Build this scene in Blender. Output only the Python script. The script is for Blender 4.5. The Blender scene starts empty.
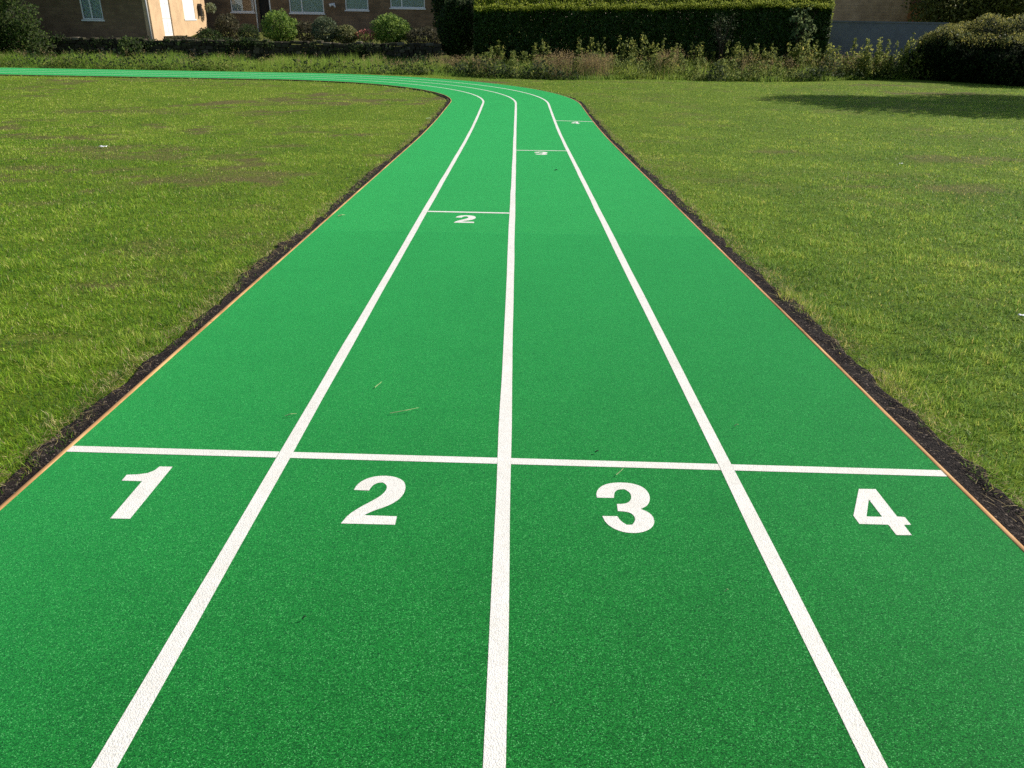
import bpy, bmesh, math, random
import numpy as np
from mathutils import Vector, Matrix
from mathutils.geometry import tessellate_polygon
random.seed(7)
R = np.random.default_rng(11)
S = bpy.context.scene
C = S.collection

# ------------------------------------------------------------------ camera numbers and terrain
F = 770.0
PITCH = math.radians(25.42289)
ROLL = math.radians(1.0)
H = 1.5381
SLOPE = 0.0344546
GY1, GY2 = 14.0, 20.0

def sstep(a, b, x):
    t = np.clip((np.asarray(x, float) - a) / (b - a), 0, 1)
    return t * t * (3 - 2 * t)

def g(y):
    """height of the ground along the straight: falls gently, then lies flat"""
    y = np.asarray(y, float)
    t = np.clip((y - GY1) / (GY2 - GY1), 0, 1)
    L = GY2 - GY1
    return -SLOPE * np.minimum(y, GY1) + L * (-SLOPE * t + SLOPE * t * t / 2)

def ray(px, py):
    u, v = px - 512.0, py - 384.0
    c, s = math.cos(ROLL), math.sin(ROLL)
    u, v = c * u + s * v, -s * u + c * v
    return u, F * math.cos(PITCH) - v * math.sin(PITCH), -(F * math.sin(PITCH) + v * math.cos(PITCH))

def at(px, py, Y):
    a, b, c = ray(px, py)
    t = Y / b
    return Vector((a * t, Y, H + c * t))

def at_x(px, py, X):
    a, b, c = ray(px, py)
    t = X / a
    return Vector((X, b * t, H + c * t))

# ------------------------------------------------------------------ numpy value noise
def _hash(ix, iy, seed):
    n = (ix.astype(np.int64) * 374761393 + iy.astype(np.int64) * 668265263 + seed * 982451653) & 0xFFFFFFFF
    n = ((n ^ (n >> 13)) * 1274126177) & 0xFFFFFFFF
    n = n ^ (n >> 16)
    return (n & 0xFFFF) / 65535.0

def vn(x, y, scale, seed=0):
    x = np.asarray(x, float) / scale
    y = np.asarray(y, float) / scale
    x0, y0 = np.floor(x), np.floor(y)
    fx, fy = x - x0, y - y0
    fx = fx * fx * (3 - 2 * fx)
    fy = fy * fy * (3 - 2 * fy)
    a, b = _hash(x0, y0, seed), _hash(x0 + 1, y0, seed)
    c, d = _hash(x0, y0 + 1, seed), _hash(x0 + 1, y0 + 1, seed)
    return (a * (1 - fx) + b * fx) * (1 - fy) + (c * (1 - fx) + d * fx) * fy

def fbm(x, y, scale, seed=0, oct=3):
    s, a, t = 0, 1, 0
    for i in range(oct):
        s = s + a * vn(x, y, scale / 2 ** i, seed + i * 17)
        t += a
        a *= 0.5
    return s / t

# ------------------------------------------------------------------ track geometry
CXL = -0.027                 # centre line x on the straight
ARC_X, ARC_Y = -9.1, 22.4
RC = CXL - ARC_X
LANE = 0.9

def offset_of(x, y):
    """signed distance from the track's centre line (positive outside)"""
    x = np.asarray(x, float); y = np.asarray(y, float)
    d_st = x - CXL
    d_arc = np.hypot(x - ARC_X, y - ARC_Y) - RC
    d_far = y - (ARC_Y + RC)
    r = np.where(y < ARC_Y, np.where(x > ARC_X - 2, d_st, -9.0), np.where(x > ARC_X, d_arc, d_far))
    # well inside the bend, keep the nearer of the two straights
    r = np.where((y < ARC_Y) & (x <= ARC_X), np.where(d_far > -12, d_far, -12.0), r)
    return r

def path_pts(o, y0=-6.0, x1=-62.0, ds_near=0.25, arc_n=48):
    pts = []
    y = y0
    while y < ARC_Y - 1e-6:
        pts.append((CXL + o, y))
        y += ds_near
    for i in range(arc_n + 1):
        a = math.pi / 2 * i / arc_n
        pts.append((ARC_X + (RC + o) * math.cos(a), ARC_Y + (RC + o) * math.sin(a)))
    x = ARC_X - 0.6
    while x > x1:
        pts.append((x, ARC_Y + RC + o))
        x -= 0.6
    return np.array(pts)

def terrain(x, y):
    x = np.asarray(x, float); y = np.asarray(y, float)
    d = np.abs(offset_of(x, y)) - 1.82
    lump = (fbm(x, y, 1.7, 3) - 0.5) * 0.055 + (fbm(x, y, 6.0, 9, 2) - 0.5) * 0.09
    z = g(y) - 0.035 + lump * sstep(0.25, 2.0, d)
    garden = sstep(38.8, 40.0, y) * 0.45 + sstep(40, 47, y) * 0.75
    left = sstep(0.5, -2.0, x)
    z = z + garden * left
    return z

# ------------------------------------------------------------------ helpers
def tag(o, label=None, cat=None, group=None, kind=None):
    if label: o['label'] = label
    if cat: o['category'] = cat
    if group: o['group'] = group
    if kind: o['kind'] = kind
    return o

def link(name, me, mat=None, parent=None):
    o = bpy.data.objects.new(name, me)
    C.objects.link(o)
    if mat: me.materials.append(mat)
    if parent: o.parent = parent
    return o

def empty(name, loc=(0, 0, 0)):
    o = bpy.data.objects.new(name, None)
    o.empty_display_size = 0.2
    C.objects.link(o)
    o.location = loc
    return o

def np_mesh(name, verts, loops, starts, smooth=False, attrs=None):
    me = bpy.data.meshes.new(name)
    verts = np.ascontiguousarray(verts, dtype=np.float32)
    me.vertices.add(len(verts))
    me.vertices.foreach_set('co', verts.ravel())
    me.loops.add(len(loops))
    me.loops.foreach_set('vertex_index', np.ascontiguousarray(loops, dtype=np.int32))
    me.polygons.add(len(starts))
    me.polygons.foreach_set('loop_start', np.ascontiguousarray(starts, dtype=np.int32))
    if attrs:
        for k, v in attrs.items():
            a = me.attributes.new(k, 'FLOAT', 'POINT')
            a.data.foreach_set('value', np.ascontiguousarray(v, dtype=np.float32))
    me.update(calc_edges=True)
    if smooth:
        me.polygons.foreach_set('use_smooth', np.ones(len(starts), dtype=bool))
    return me

def quads_mesh(name, V, Q, **kw):
    Q = np.asarray(Q, dtype=np.int32)
    return np_mesh(name, V, Q.ravel(), np.arange(len(Q)) * 4, **kw)

def py_mesh(name, verts, faces, smooth=False):
    me = bpy.data.meshes.new(name)
    me.from_pydata([tuple(v) for v in verts], [], faces)
    me.update()
    if smooth:
        for p in me.polygons: p.use_smooth = True
    return me

class MB:
    """collects boxes, tubes and quads into one mesh"""
    def __init__(s): s.v = []; s.f = []
    def box(s, x0, x1, y0, y1, z0, z1):
        n = len(s.v)
        s.v += [(x0, y0, z0), (x1, y0, z0), (x1, y1, z0), (x0, y1, z0), (x0, y0, z1), (x1, y0, z1), (x1, y1, z1), (x0, y1, z1)]
        s.f += [[n + i for i in q] for q in ((0, 3, 2, 1), (4, 5, 6, 7), (0, 1, 5, 4), (1, 2, 6, 5), (2, 3, 7, 6), (3, 0, 4, 7))]
        return s
    def tube(s, a, b, r0, r1=None, n=8, caps=True):
        r1 = r0 if r1 is None else r1
        a, b = Vector(a), Vector(b)
        d = (b - a).normalized()
        u = d.orthogonal().normalized(); w = d.cross(u)
        k = len(s.v)
        for p, r in ((a, r0), (b, r1)):
            for i in range(n):
                t = 2 * math.pi * i / n
                s.v.append(tuple(p + u * math.cos(t) * r + w * math.sin(t) * r))
        for i in range(n):
            j = (i + 1) % n
            s.f.append([k + i, k + j, k + n + j, k + n + i])
        if caps:
            s.f.append([k + i for i in range(n)][::-1]); s.f.append([k + n + i for i in range(n)])
        return s
    def prism(s, poly, axis, a0, a1):
        """poly of 2-D points in the plane across the axis ('x' -> (y,z), 'y' -> (x,z))"""
        n = len(s.v); m = len(poly)
        for a in (a0, a1):
            for p in poly:
                s.v.append((a, p[0], p[1]) if axis == 'x' else (p[0], a, p[1]))
        s.f.append(list(range(n, n + m))[::-1]); s.f.append(list(range(n + m, n + 2 * m)))
        for i in range(m):
            j = (i + 1) % m
            s.f.append([n + i, n + j, n + m + j, n + m + i])
        return s
    def build(s, name, mat, parent=None, smooth=False, loc=None):
        me = py_mesh(name, s.v, s.f, smooth)
        bm = bmesh.new(); bm.from_mesh(me); bmesh.ops.recalc_face_normals(bm, faces=bm.faces); bm.to_mesh(me); bm.free()
        o = link(name, me, mat, parent)
        if parent is not None: o.matrix_parent_inverse = Matrix.Translation(-Vector(parent.location))
        return o

# ------------------------------------------------------------------ materials
def new_mat(name):
    m = bpy.data.materials.new(name); m.use_nodes = True
    nt = m.node_tree; nt.nodes.clear()
    out = nt.nodes.new('ShaderNodeOutputMaterial')
    return m, nt, out

def N(nt, kind, **kw):
    n = nt.nodes.new(kind)
    for k, v in kw.items():
        if k.startswith('i_'):
            n.inputs[k[2:].replace('_', ' ')].default_value = v
        else: setattr(n, k, v)
    return n

def ramp(nt, stops, fac=None, interp='LINEAR'):
    r = nt.nodes.new('ShaderNodeValToRGB'); cr = r.color_ramp; cr.interpolation = interp
    while len(cr.elements) < len(stops): cr.elements.new(0.5)
    for e, (p, c) in zip(cr.elements, stops):
        e.position = p; e.color = (*c, 1) if len(c) == 3 else c
    if fac is not None: nt.links.new(fac, r.inputs[0])
    return r

def noise(nt, scale, detail=4, rough=0.6, vec=None):
    n = N(nt, 'ShaderNodeTexNoise'); n.inputs['Scale'].default_value = scale
    n.inputs['Detail'].default_value = detail; n.inputs['Roughness'].default_value = rough
    if vec is not None: nt.links.new(vec, n.inputs['Vector'])
    return n

def mix(nt, a, b, fac, mode='MIX'):
    m = nt.nodes.new('ShaderNodeMix'); m.data_type = 'RGBA'; m.blend_type = mode
    for sock, val in ((m.inputs[6], a), (m.inputs[7], b), (m.inputs[0], fac)):
        if hasattr(val, 'links'): nt.links.new(val, sock)
        elif isinstance(val, (tuple, list)): sock.default_value = (*val, 1)
        else: sock.default_value = val
    return m.outputs[2]

def mathn(nt, op, a, b=None, c=None, clamp=False):
    m = nt.nodes.new('ShaderNodeMath'); m.operation = op; m.use_clamp = clamp
    for sock, val in zip(m.inputs, (a, b, c)):
        if val is None: continue
        if hasattr(val, 'links'): nt.links.new(val, sock)
        else: sock.default_value = val
    return m.outputs[0]

def pos(nt): return N(nt, 'ShaderNodeNewGeometry').outputs['Position']

def principled(nt, out, color=None, rough=0.8, spec=0.5, bump=None, bump_s=0.3, bump_d=0.01):
    p = nt.nodes.new('ShaderNodeBsdfPrincipled')
    if color is not None:
        if hasattr(color, 'links'): nt.links.new(color, p.inputs['Base Color'])
        else: p.inputs['Base Color'].default_value = (*color, 1)
    p.inputs['Roughness'].default_value = rough
    p.inputs['Specular IOR Level'].default_value = spec
    if bump is not None:
        b = nt.nodes.new('ShaderNodeBump'); b.inputs['Strength'].default_value = bump_s; b.inputs['Distance'].default_value = bump_d
        nt.links.new(bump, b.inputs['Height']); nt.links.new(b.outputs[0], p.inputs['Normal'])
    nt.links.new(p.outputs[0], out.inputs['Surface'])
    return p

def simple(name, col, rough=0.7, var=0.25, scale=6, spec=0.4):
    m, nt, out = new_mat(name)
    n = noise(nt, scale, 5, 0.65, pos(nt))
    lo = tuple(c * (1 - var) for c in col); hi = tuple(min(1, c * (1 + var)) for c in col)
    r = ramp(nt, [(0.3, lo), (0.7, hi)], n.outputs[0])
    principled(nt, out, r.outputs[0], rough, spec, n.outputs[0], 0.2, 0.005)
    return m

def leaf_mat(name, cols, trans=0.35, rough=0.55, spec=0.25):
    """leaf and blade material: colour by the random 'tint' of each leaf"""
    m, nt, out = new_mat(name)
    a = N(nt, 'ShaderNodeAttribute', attribute_name='tint')
    r = ramp(nt, cols, a.outputs['Fac'])
    p = nt.nodes.new('ShaderNodeBsdfPrincipled')
    nt.links.new(r.outputs[0], p.inputs['Base Color'])
    p.inputs['Roughness'].default_value = rough; p.inputs['Specular IOR Level'].default_value = spec
    t = nt.nodes.new('ShaderNodeBsdfTranslucent')
    tc = mix(nt, r.outputs[0], (1.0, 0.95, 0.35), 1.0, 'MULTIPLY')
    tb = mix(nt, tc, (1, 1, 1), 0.08)
    nt.links.new(tb, t.inputs['Color'])
    ms = nt.nodes.new('ShaderNodeMixShader'); ms.inputs[0].default_value = trans
    nt.links.new(p.outputs[0], ms.inputs[1]); nt.links.new(t.outputs[0], ms.inputs[2])
    nt.links.new(ms.outputs[0], out.inputs['Surface'])
    return m

def track_material():
    m, nt, out = new_mat('green_rubber')
    P = pos(nt)
    v = N(nt, 'ShaderNodeTexVoronoi'); v.inputs['Scale'].default_value = 420; nt.links.new(P, v.inputs['Vector'])
    sep = N(nt, 'ShaderNodeSeparateColor'); nt.links.new(v.outputs['Color'], sep.inputs[0])
    r = ramp(nt, [(0.0, (0.001, 0.010, 0.002)), (0.28, (0.004, 0.066, 0.008)), (0.70, (0.010, 0.158, 0.019)), (0.93, (0.022, 0.24, 0.036)), (1.0, (0.12, 0.42, 0.14))], sep.outputs[0])
    big = noise(nt, 1.1, 5, 0.6, P)
    rb = ramp(nt, [(0.3, (0.90, 0.90, 0.88)), (0.72, (1.10, 1.08, 1.12))], big.outputs[0])
    mid = noise(nt, 5.5, 5, 0.65, P)
    rm = ramp(nt, [(0.3, (0.88, 0.90, 0.88)), (0.7, (1.12, 1.09, 1.12))], mid.outputs[0])
    c1 = mix(nt, mix(nt, r.outputs[0], rb.outputs[0], 1.0, 'MULTIPLY'), rm.outputs[0], 1.0, 'MULTIPLY')
    # the nearer bay was laid from a slightly darker batch; a joint runs across at y = 6.95
    sx = N(nt, 'ShaderNodeSeparateXYZ'); nt.links.new(P, sx.inputs[0])
    wob = mathn(nt, 'MULTIPLY_ADD', noise(nt, 3.0, 3, 0.5, P).outputs[0], 0.10, sx.outputs[1])
    bay = mathn(nt, 'GREATER_THAN', wob, 7.0)
    c2 = mix(nt, c1, mix(nt, c1, (1.45, 1.20, 1.35), 1.0, 'MULTIPLY'), bay)
    seam = mathn(nt, 'LESS_THAN', mathn(nt, 'ABSOLUTE', mathn(nt, 'SUBTRACT', wob, 7.0)), 0.008)
    c3 = mix(nt, c2, (0.008, 0.13, 0.04), mathn(nt, 'MULTIPLY', seam, 0.4))
    # a few scuffs and pale dust
    sc = noise(nt, 9.0, 6, 0.75, P)
    sr = ramp(nt, [(0.66, (0, 0, 0)), (0.80, (0.30, 0.30, 0.30))], sc.outputs[0])
    c4 = mix(nt, c3, (0.12, 0.30, 0.14), sr.outputs[0])
    hgt = mathn(nt, 'SUBTRACT', 1.0, v.outputs['Distance'])
    p = principled(nt, out, c4, 0.75, 0.06, hgt, 0.45, 0.003)
    p.inputs['Sheen Weight'].default_value = 0.72
    p.inputs['Sheen Roughness'].default_value = 0.45
    p.inputs['Sheen Tint'].default_value = (0.09, 1.0, 0.29, 1)
    return m

def paint_material():
    m, nt, out = new_mat('white_line_paint')
    P = pos(nt)
    v = N(nt, 'ShaderNodeTexVoronoi'); v.inputs['Scale'].default_value = 230; nt.links.new(P, v.inputs['Vector'])
    sep = N(nt, 'ShaderNodeSeparateColor'); nt.links.new(v.outputs['Color'], sep.inputs[0])
    r = ramp(nt, [(0.0, (0.60, 0.60, 0.55)), (0.10, (0.72, 0.70, 0.66)), (0.5, (0.78, 0.765, 0.73)), (1.0, (0.84, 0.825, 0.79))], sep.outputs[0])
    n = noise(nt, 5, 5, 0.7, P)
    rr = ramp(nt, [(0.3, (0.90, 0.89, 0.86)), (0.7, (1, 1, 1))], n.outputs[0])
    c = mix(nt, r.outputs[0], rr.outputs[0], 1.0, 'MULTIPLY')
    principled(nt, out, c, 0.7, 0.35, mathn(nt, 'SUBTRACT', 1.0, v.outputs['Distance']), 0.5, 0.003)
    return m

def soil_material():
    m, nt, out = new_mat('dark_soil')
    P = pos(nt)
    v = N(nt, 'ShaderNodeTexVoronoi'); v.inputs['Scale'].default_value = 120; nt.links.new(P, v.inputs['Vector'])
    sep = N(nt, 'ShaderNodeSeparateColor'); nt.links.new(v.outputs['Color'], sep.inputs[0])
    r = ramp(nt, [(0, (0.007, 0.005, 0.005)), (0.6, (0.020, 0.015, 0.014)), (0.93, (0.042, 0.033, 0.028)), (1, (0.20, 0.16, 0.13))], sep.outputs[0])
    n = noise(nt, 30, 6, 0.7, P)
    h = mathn(nt, 'MULTIPLY_ADD', n.outputs[0], 1.5, mathn(nt, 'SUBTRACT', 1.0, v.outputs['Distance']))
    principled(nt, out, r.outputs[0], 0.95, 0.2, h, 1.0, 0.01)
    return m

def ground_material():
    m, nt, out = new_mat('turf_soil')
    P = pos(nt)
    n1 = noise(nt, 0.7, 5, 0.65, P); n2 = noise(nt, 22, 5, 0.7, P)
    r1 = ramp(nt, [(0.35, (0.075, 0.058, 0.026)), (0.6, (0.12, 0.09, 0.042))], n1.outputs[0])
    r2 = ramp(nt, [(0.3, (0.060, 0.046, 0.022)), (0.5, (0.11, 0.095, 0.032)), (0.75, (0.17, 0.145, 0.06))], n2.outputs[0])
    c0 = mix(nt, r1.outputs[0], r2.outputs[0], 0.55)
    ba = N(nt, 'ShaderNodeAttribute', attribute_name='bare')
    gr = ramp(nt, [(0.3, (0.065, 0.115, 0.007)), (0.7, (0.14, 0.20, 0.013))], n2.outputs[0])
    c = mix(nt, gr.outputs[0], c0, ba.outputs['Fac'])
    principled(nt, out, c, 0.95, 0.15, n2.outputs[0], 0.8, 0.03)
    return m

def wood_material():
    m, nt, out = new_mat('sawn_softwood')
    P = pos(nt)
    mp = N(nt, 'ShaderNodeMapping'); mp.inputs['Scale'].default_value = (60, 3, 60); nt.links.new(P, mp.inputs[0])
    n = noise(nt, 1.0, 6, 0.7, mp.outputs[0]); n2 = noise(nt, 2.3, 4, 0.6, P)
    r = ramp(nt, [(0.25, (0.32, 0.15, 0.05)), (0.5, (0.58, 0.32, 0.13)), (0.75, (0.74, 0.48, 0.24))], n.outputs[0])
    r2 = ramp(nt, [(0.3, (0.55, 0.5, 0.45)), (0.62, (1, 1, 1))], n2.outputs[0])
    sx = N(nt, 'ShaderNodeSeparateXYZ'); nt.links.new(P, sx.inputs[0])
    fr = mathn(nt, 'FRACT', mathn(nt, 'MULTIPLY', mathn(nt, 'ADD', sx.outputs[1], .45), 1 / 2.4))
    jt = mathn(nt, 'LESS_THAN', fr, .0022)
    cc = mix(nt, mix(nt, r.outputs[0], r2.outputs[0], 1.0, 'MULTIPLY'), (.02, .012, .008), jt)
    principled(nt, out, cc, 0.8, 0.3, n.outputs[0], 0.3, 0.002)
    return m

def brick_material(name, c1, c2, mortar, bw=0.45, bh=0.15):
    m, nt, out = new_mat(name)
    P = pos(nt)
    s = N(nt, 'ShaderNodeSeparateXYZ'); nt.links.new(P, s.inputs[0])
    cx = N(nt, 'ShaderNodeCombineXYZ')
    nt.links.new(mathn(nt, 'ADD', s.outputs[0], s.outputs[1]), cx.inputs[0]); nt.links.new(s.outputs[2], cx.inputs[1])
    b = N(nt, 'ShaderNodeTexBrick'); nt.links.new(cx.outputs[0], b.inputs['Vector'])
    b.inputs['Color1'].default_value = (*c1, 1); b.inputs['Color2'].default_value = (*c2, 1); b.inputs['Mortar'].default_value = (*mortar, 1)
    b.inputs['Scale'].default_value = 1.0; b.inputs['Brick Width'].default_value = bw; b.inputs['Row Height'].default_value = bh
    b.inputs['Mortar Size'].default_value = 0.008; b.inputs['Bias'].default_value = 0.0
    n = noise(nt, 1.3, 6, 0.7, P)
    r = ramp(nt, [(0.3, (0.65, 0.62, 0.6)), (0.7, (1.1, 1.08, 1.05))], n.outputs[0])
    c = mix(nt, b.outputs['Color'], r.outputs[0], 1.0, 'MULTIPLY')
    principled(nt, out, c, 0.9, 0.2, mathn(nt, 'SUBTRACT', 1.0, b.outputs['Fac']), 0.5, 0.01)
    return m

def render_wall_material(name, col):
    m, nt, out = new_mat(name)
    P = pos(nt)
    n = noise(nt, 1.6, 6, 0.7, P); f = noise(nt, 60, 3, 0.6, P)
    r = ramp(nt, [(0.25, tuple(c * 0.72 for c in col)), (0.55, col), (0.8, tuple(min(1, c * 1.12) for c in col))], n.outputs[0])
    principled(nt, out, r.outputs[0], 0.9, 0.2, f.outputs[0], 0.4, 0.006)
    return m

def stone_material():
    m, nt, out = new_mat('weathered_stone')
    P = pos(nt)
    gi = N(nt, 'ShaderNodeNewGeometry')
    r = ramp(nt, [(0, (0.022, 0.019, 0.013)), (0.85, (0.05, 0.043, 0.030)), (1, (0.15, 0.13, 0.10))], gi.outputs['Random Per Island'])
    n = noise(nt, 7, 6, 0.7, P)
    mo = ramp(nt, [(0.52, (0, 0, 0)), (0.68, (0.8, 0.8, 0.8))], n.outputs[0])
    c = mix(nt, r.outputs[0], (0.05, 0.07, 0.02), mo.outputs[0])
    principled(nt, out, c, 0.95, 0.2, n.outputs[0], 0.7, 0.03)
    return m

def glass_material():
    m, nt, out = new_mat('window_glass')
    t = nt.nodes.new('ShaderNodeBsdfTransparent'); t.inputs[0].default_value = (0.86, 0.90, 0.92, 1)
    gl = nt.nodes.new('ShaderNodeBsdfGlossy'); gl.inputs['Roughness'].default_value = 0.02
    fr = nt.nodes.new('ShaderNodeFresnel'); fr.inputs[0].default_value = 1.6
    ms = nt.nodes.new('ShaderNodeMixShader')
    nt.links.new(fr.outputs[0], ms.inputs[0]); nt.links.new(t.outputs[0], ms.inputs[1]); nt.links.new(gl.outputs[0], ms.inputs[2])
    nt.links.new(ms.outputs[0], out.inputs['Surface'])
    return m

def roof_material():
    m, nt, out = new_mat('roof_tiles')
    P = pos(nt)
    w = N(nt, 'ShaderNodeTexWave'); w.inputs['Scale'].default_value = 1.6; w.inputs['Distortion'].default_value = 0.4; nt.links.new(P, w.inputs[0])
    n = noise(nt, 4, 5, 0.7, P)
    r = ramp(nt, [(0.3, (0.06, 0.045, 0.04)), (0.7, (0.12, 0.09, 0.075))], n.outputs[0])
    principled(nt, out, r.outputs[0], 0.9, 0.2, w.outputs[0], 0.4, 0.03)
    return m

GREEN = leaf_mat('lawn_blades', [(0.0, (0.022, 0.075, 0.004)), (0.33, (0.105, 0.245, 0.010)), (0.58, (0.225, 0.405, 0.020)), (0.80, (0.42, 0.55, 0.06)), (0.85, (0.54, 0.57, 0.16)), (0.90, (0.56, 0.48, 0.19)), (1.0, (0.74, 0.66, 0.40))], 0.44, 0.45, 0.12)
DRY = leaf_mat('dead_grass', [(0, (0.14, 0.10, 0.045)), (0.5, (0.30, 0.22, 0.10)), (1, (0.50, 0.41, 0.23))], 0.2, 0.7, 0.15)
WEED = leaf_mat('tall_grass_blades', [(0, (0.045, 0.115, 0.010)), (0.4, (0.17, 0.32, 0.024)), (0.75, (0.34, 0.44, 0.055)), (1, (0.46, 0.40, 0.16))], 0.48)
SEED = leaf_mat('grass_seed_heads', [(0, (0.17, 0.115, 0.070)), (0.5, (0.30, 0.215, 0.13)), (1, (0.46, 0.37, 0.23))], 0.4, 0.8, 0.1)
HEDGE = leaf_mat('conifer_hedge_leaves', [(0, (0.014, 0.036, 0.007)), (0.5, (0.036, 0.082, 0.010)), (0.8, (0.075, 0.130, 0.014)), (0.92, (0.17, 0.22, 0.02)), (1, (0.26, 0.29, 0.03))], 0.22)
HEDGE_LIT = leaf_mat('hedge_sunlit_leaves', [(0, (0.08, 0.14, 0.008)), (0.5, (0.27, 0.35, 0.016)), (1, (0.46, 0.50, 0.03))], 0.5, .6, .08)  # brighter copy of the hedge leaves, with sunlight painted into the colour
BRAMBLE = leaf_mat('dark_bramble_leaves', [(0, (0.005, 0.013, 0.004)), (0.6, (0.014, 0.030, 0.006)), (1, (0.05, 0.07, 0.014))], 0.2, .65, .05)
DARKLEAF = leaf_mat('dark_evergreen_leaves', [(0, (0.010, 0.026, 0.006)), (0.5, (0.026, 0.056, 0.010)), (1, (0.075, 0.115, 0.022))], 0.3, .6, .08)
TREELEAF = leaf_mat('mid_green_tree_leaves', [(0, (0.014, 0.032, 0.008)), (0.5, (0.042, 0.080, 0.014)), (1, (0.14, 0.20, 0.035))], 0.4, .55, .12)
BRIGHT = leaf_mat('bright_shrub_leaves', [(0, (0.04, 0.10, 0.008)), (0.5, (0.13, 0.25, 0.02)), (1, (0.30, 0.40, 0.055))], 0.5)
GREYLEAF = leaf_mat('grey_green_leaves', [(0, (0.03, 0.05, 0.02)), (0.5, (0.07, 0.105, 0.05)), (0.85, (0.16, 0.20, 0.12)), (1, (0.34, 0.38, 0.26))], 0.35)
BROWNLEAF = leaf_mat('brown_shrub_leaves', [(0, (0.022, 0.022, 0.008)), (0.5, (0.05, 0.048, 0.016)), (1, (0.11, 0.095, 0.035))], 0.3)
PALELEAF = leaf_mat('pale_sapling_leaves', [(0, (0.05, 0.10, 0.03)), (0.6, (0.12, 0.19, 0.07)), (1, (0.25, 0.32, 0.16))], 0.45)
NETTLE = leaf_mat('nettle_leaves', [(0, (0.045, 0.090, 0.012)), (0.5, (0.17, 0.225, 0.030)), (0.85, (0.36, 0.38, 0.08)), (1, (0.54, 0.46, 0.18))], 0.5, .55, .1)
OLIVE = leaf_mat('sunlit_tree_leaves', [(0, (0.04, 0.06, 0.008)), (0.5, (0.13, 0.15, 0.018)), (1, (0.28, 0.27, 0.05))], 0.5)
CREST = leaf_mat('sunlit_straw_crest_leaves', [(0, (0.05, 0.08, 0.010)), (0.5, (0.19, 0.21, 0.024)), (1, (0.46, 0.40, 0.09))], 0.45)  # straw colour, lightened further to paint in sun on the bank's top
PINK = leaf_mat('pink_petals', [(0, (0.35, 0.06, 0.06)), (0.5, (0.55, 0.18, 0.16)), (1, (0.65, 0.33, 0.28))], 0.3)
PALEMOUND = leaf_mat('pale_grass_mound_blades', [(0, (0.05, 0.08, 0.02)), (0.5, (0.13, 0.15, 0.04)), (1, (0.48, 0.45, 0.30))], 0.4)
TRACK = track_material(); PAINT = paint_material(); SOIL = soil_material(); TURF = ground_material(); WOOD = wood_material()
STONE = stone_material(); GLASS = glass_material(); ROOF = roof_material()
BRICK_DARK = brick_material('brown_stone_blocks', (0.25, 0.172, 0.105), (0.19, 0.132, 0.082), (0.20, 0.15, 0.105))
BRICK_TAN = brick_material('tan_stone_blocks', (0.66, 0.45, 0.26), (0.58, 0.39, 0.22), (0.48, 0.35, 0.22))
RENDER_PEACH = render_wall_material('peach_render', (0.60, 0.42, 0.26))
RENDER_BLUE = render_wall_material('blue_grey_render', (0.19, 0.20, 0.22))
WHITE = simple('white_upvc', (0.78, 0.79, 0.80), 0.4, 0.05, 3)
CURTAIN = simple('net_curtain', (0.80, 0.84, 0.86), 0.95, 0.12, 9, 0.1)
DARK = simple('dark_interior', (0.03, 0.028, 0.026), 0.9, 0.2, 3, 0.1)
GREYP = simple('grey_plastic', (0.40, 0.41, 0.42), 0.5, 0.1, 4)
DARKMETAL = simple('black_metal', (0.02, 0.02, 0.02), 0.5, 0.2, 8)
BARK = simple('bark', (0.07, 0.05, 0.035), 0.95, 0.4, 14, 0.1)
STEM = simple('green_stems', (0.07, 0.09, 0.03), 0.8, 0.3, 20, 0.2)

def bare_spots(side):
    # worn and dead patches seen in the lawn: pixel, radii in metres, strength
    if side < 0: L = [((120, 148), 1.6, .55, .65), ((160, 156), 1.5, .5, .6), ((60, 136), 1.3, .5, .8), ((235, 172), 1.2, .6, .7), ((100, 283), .28, .10, .9), ((28, 333), .30, .10, .9), ((30, 200), .5, .25, .7), ((350, 98), 2.2, .5, .8), ((300, 101), 2.0, .5, .6), ((20, 165), .8, .4, .7), ((170, 178), .9, .4, .7), ((130, 110), 3.0, .5, .5)]
    else: L = [((970, 157), 1.3, .55, .6), ((935, 159), .8, .5, .5), ((975, 298), .16, .10, .9), ((855, 185), .5, .25, .7), ((955, 187), .8, .3, .6), ((880, 84), 2.5, .5, .9), ((790, 150), .7, .4, .6), ((640, 82), 5, .5, .4), ((488, 81), 1.5, .7, 1.0), ((945, 92), 2.2, .8, .9)]
    out = []
    for (px, py), rx, ry, s in L:
        a, b, c = ray(px, py)
        ysamp = np.linspace(1, 60, 6000); k = np.argmax(H + c * ysamp / b - g(ysamp) < 0.0)
        out.append((a / b * ysamp[k], ysamp[k], rx, ry, s))
    return out


SPOTS = {-1: bare_spots(-1), 1: bare_spots(1)}
def bareness(x, y):
    b = np.zeros(len(x)); left = offset_of(x, y) < 0
    for sd in (-1, 1):
        for bx_, by_, rx, ry, st in SPOTS[sd]:
            q = np.hypot((x - bx_) / rx, (y - by_) / ry) + (fbm(x, y, 0.4, 91, 3) - 0.5) * 2.4
            b = np.maximum(b, st * (1 - sstep(0.45, 1.0, q)))
    worn = sstep(0.50, 0.64, fbm(x * .8, y, 1.6, 12, 3)) * sstep(.50, .66, fbm(x * .9, y, .34, 14, 3)) * np.where(left, 0.9, 0.35) * sstep(3, 10, y)
    return np.maximum(b, worn)

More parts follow.
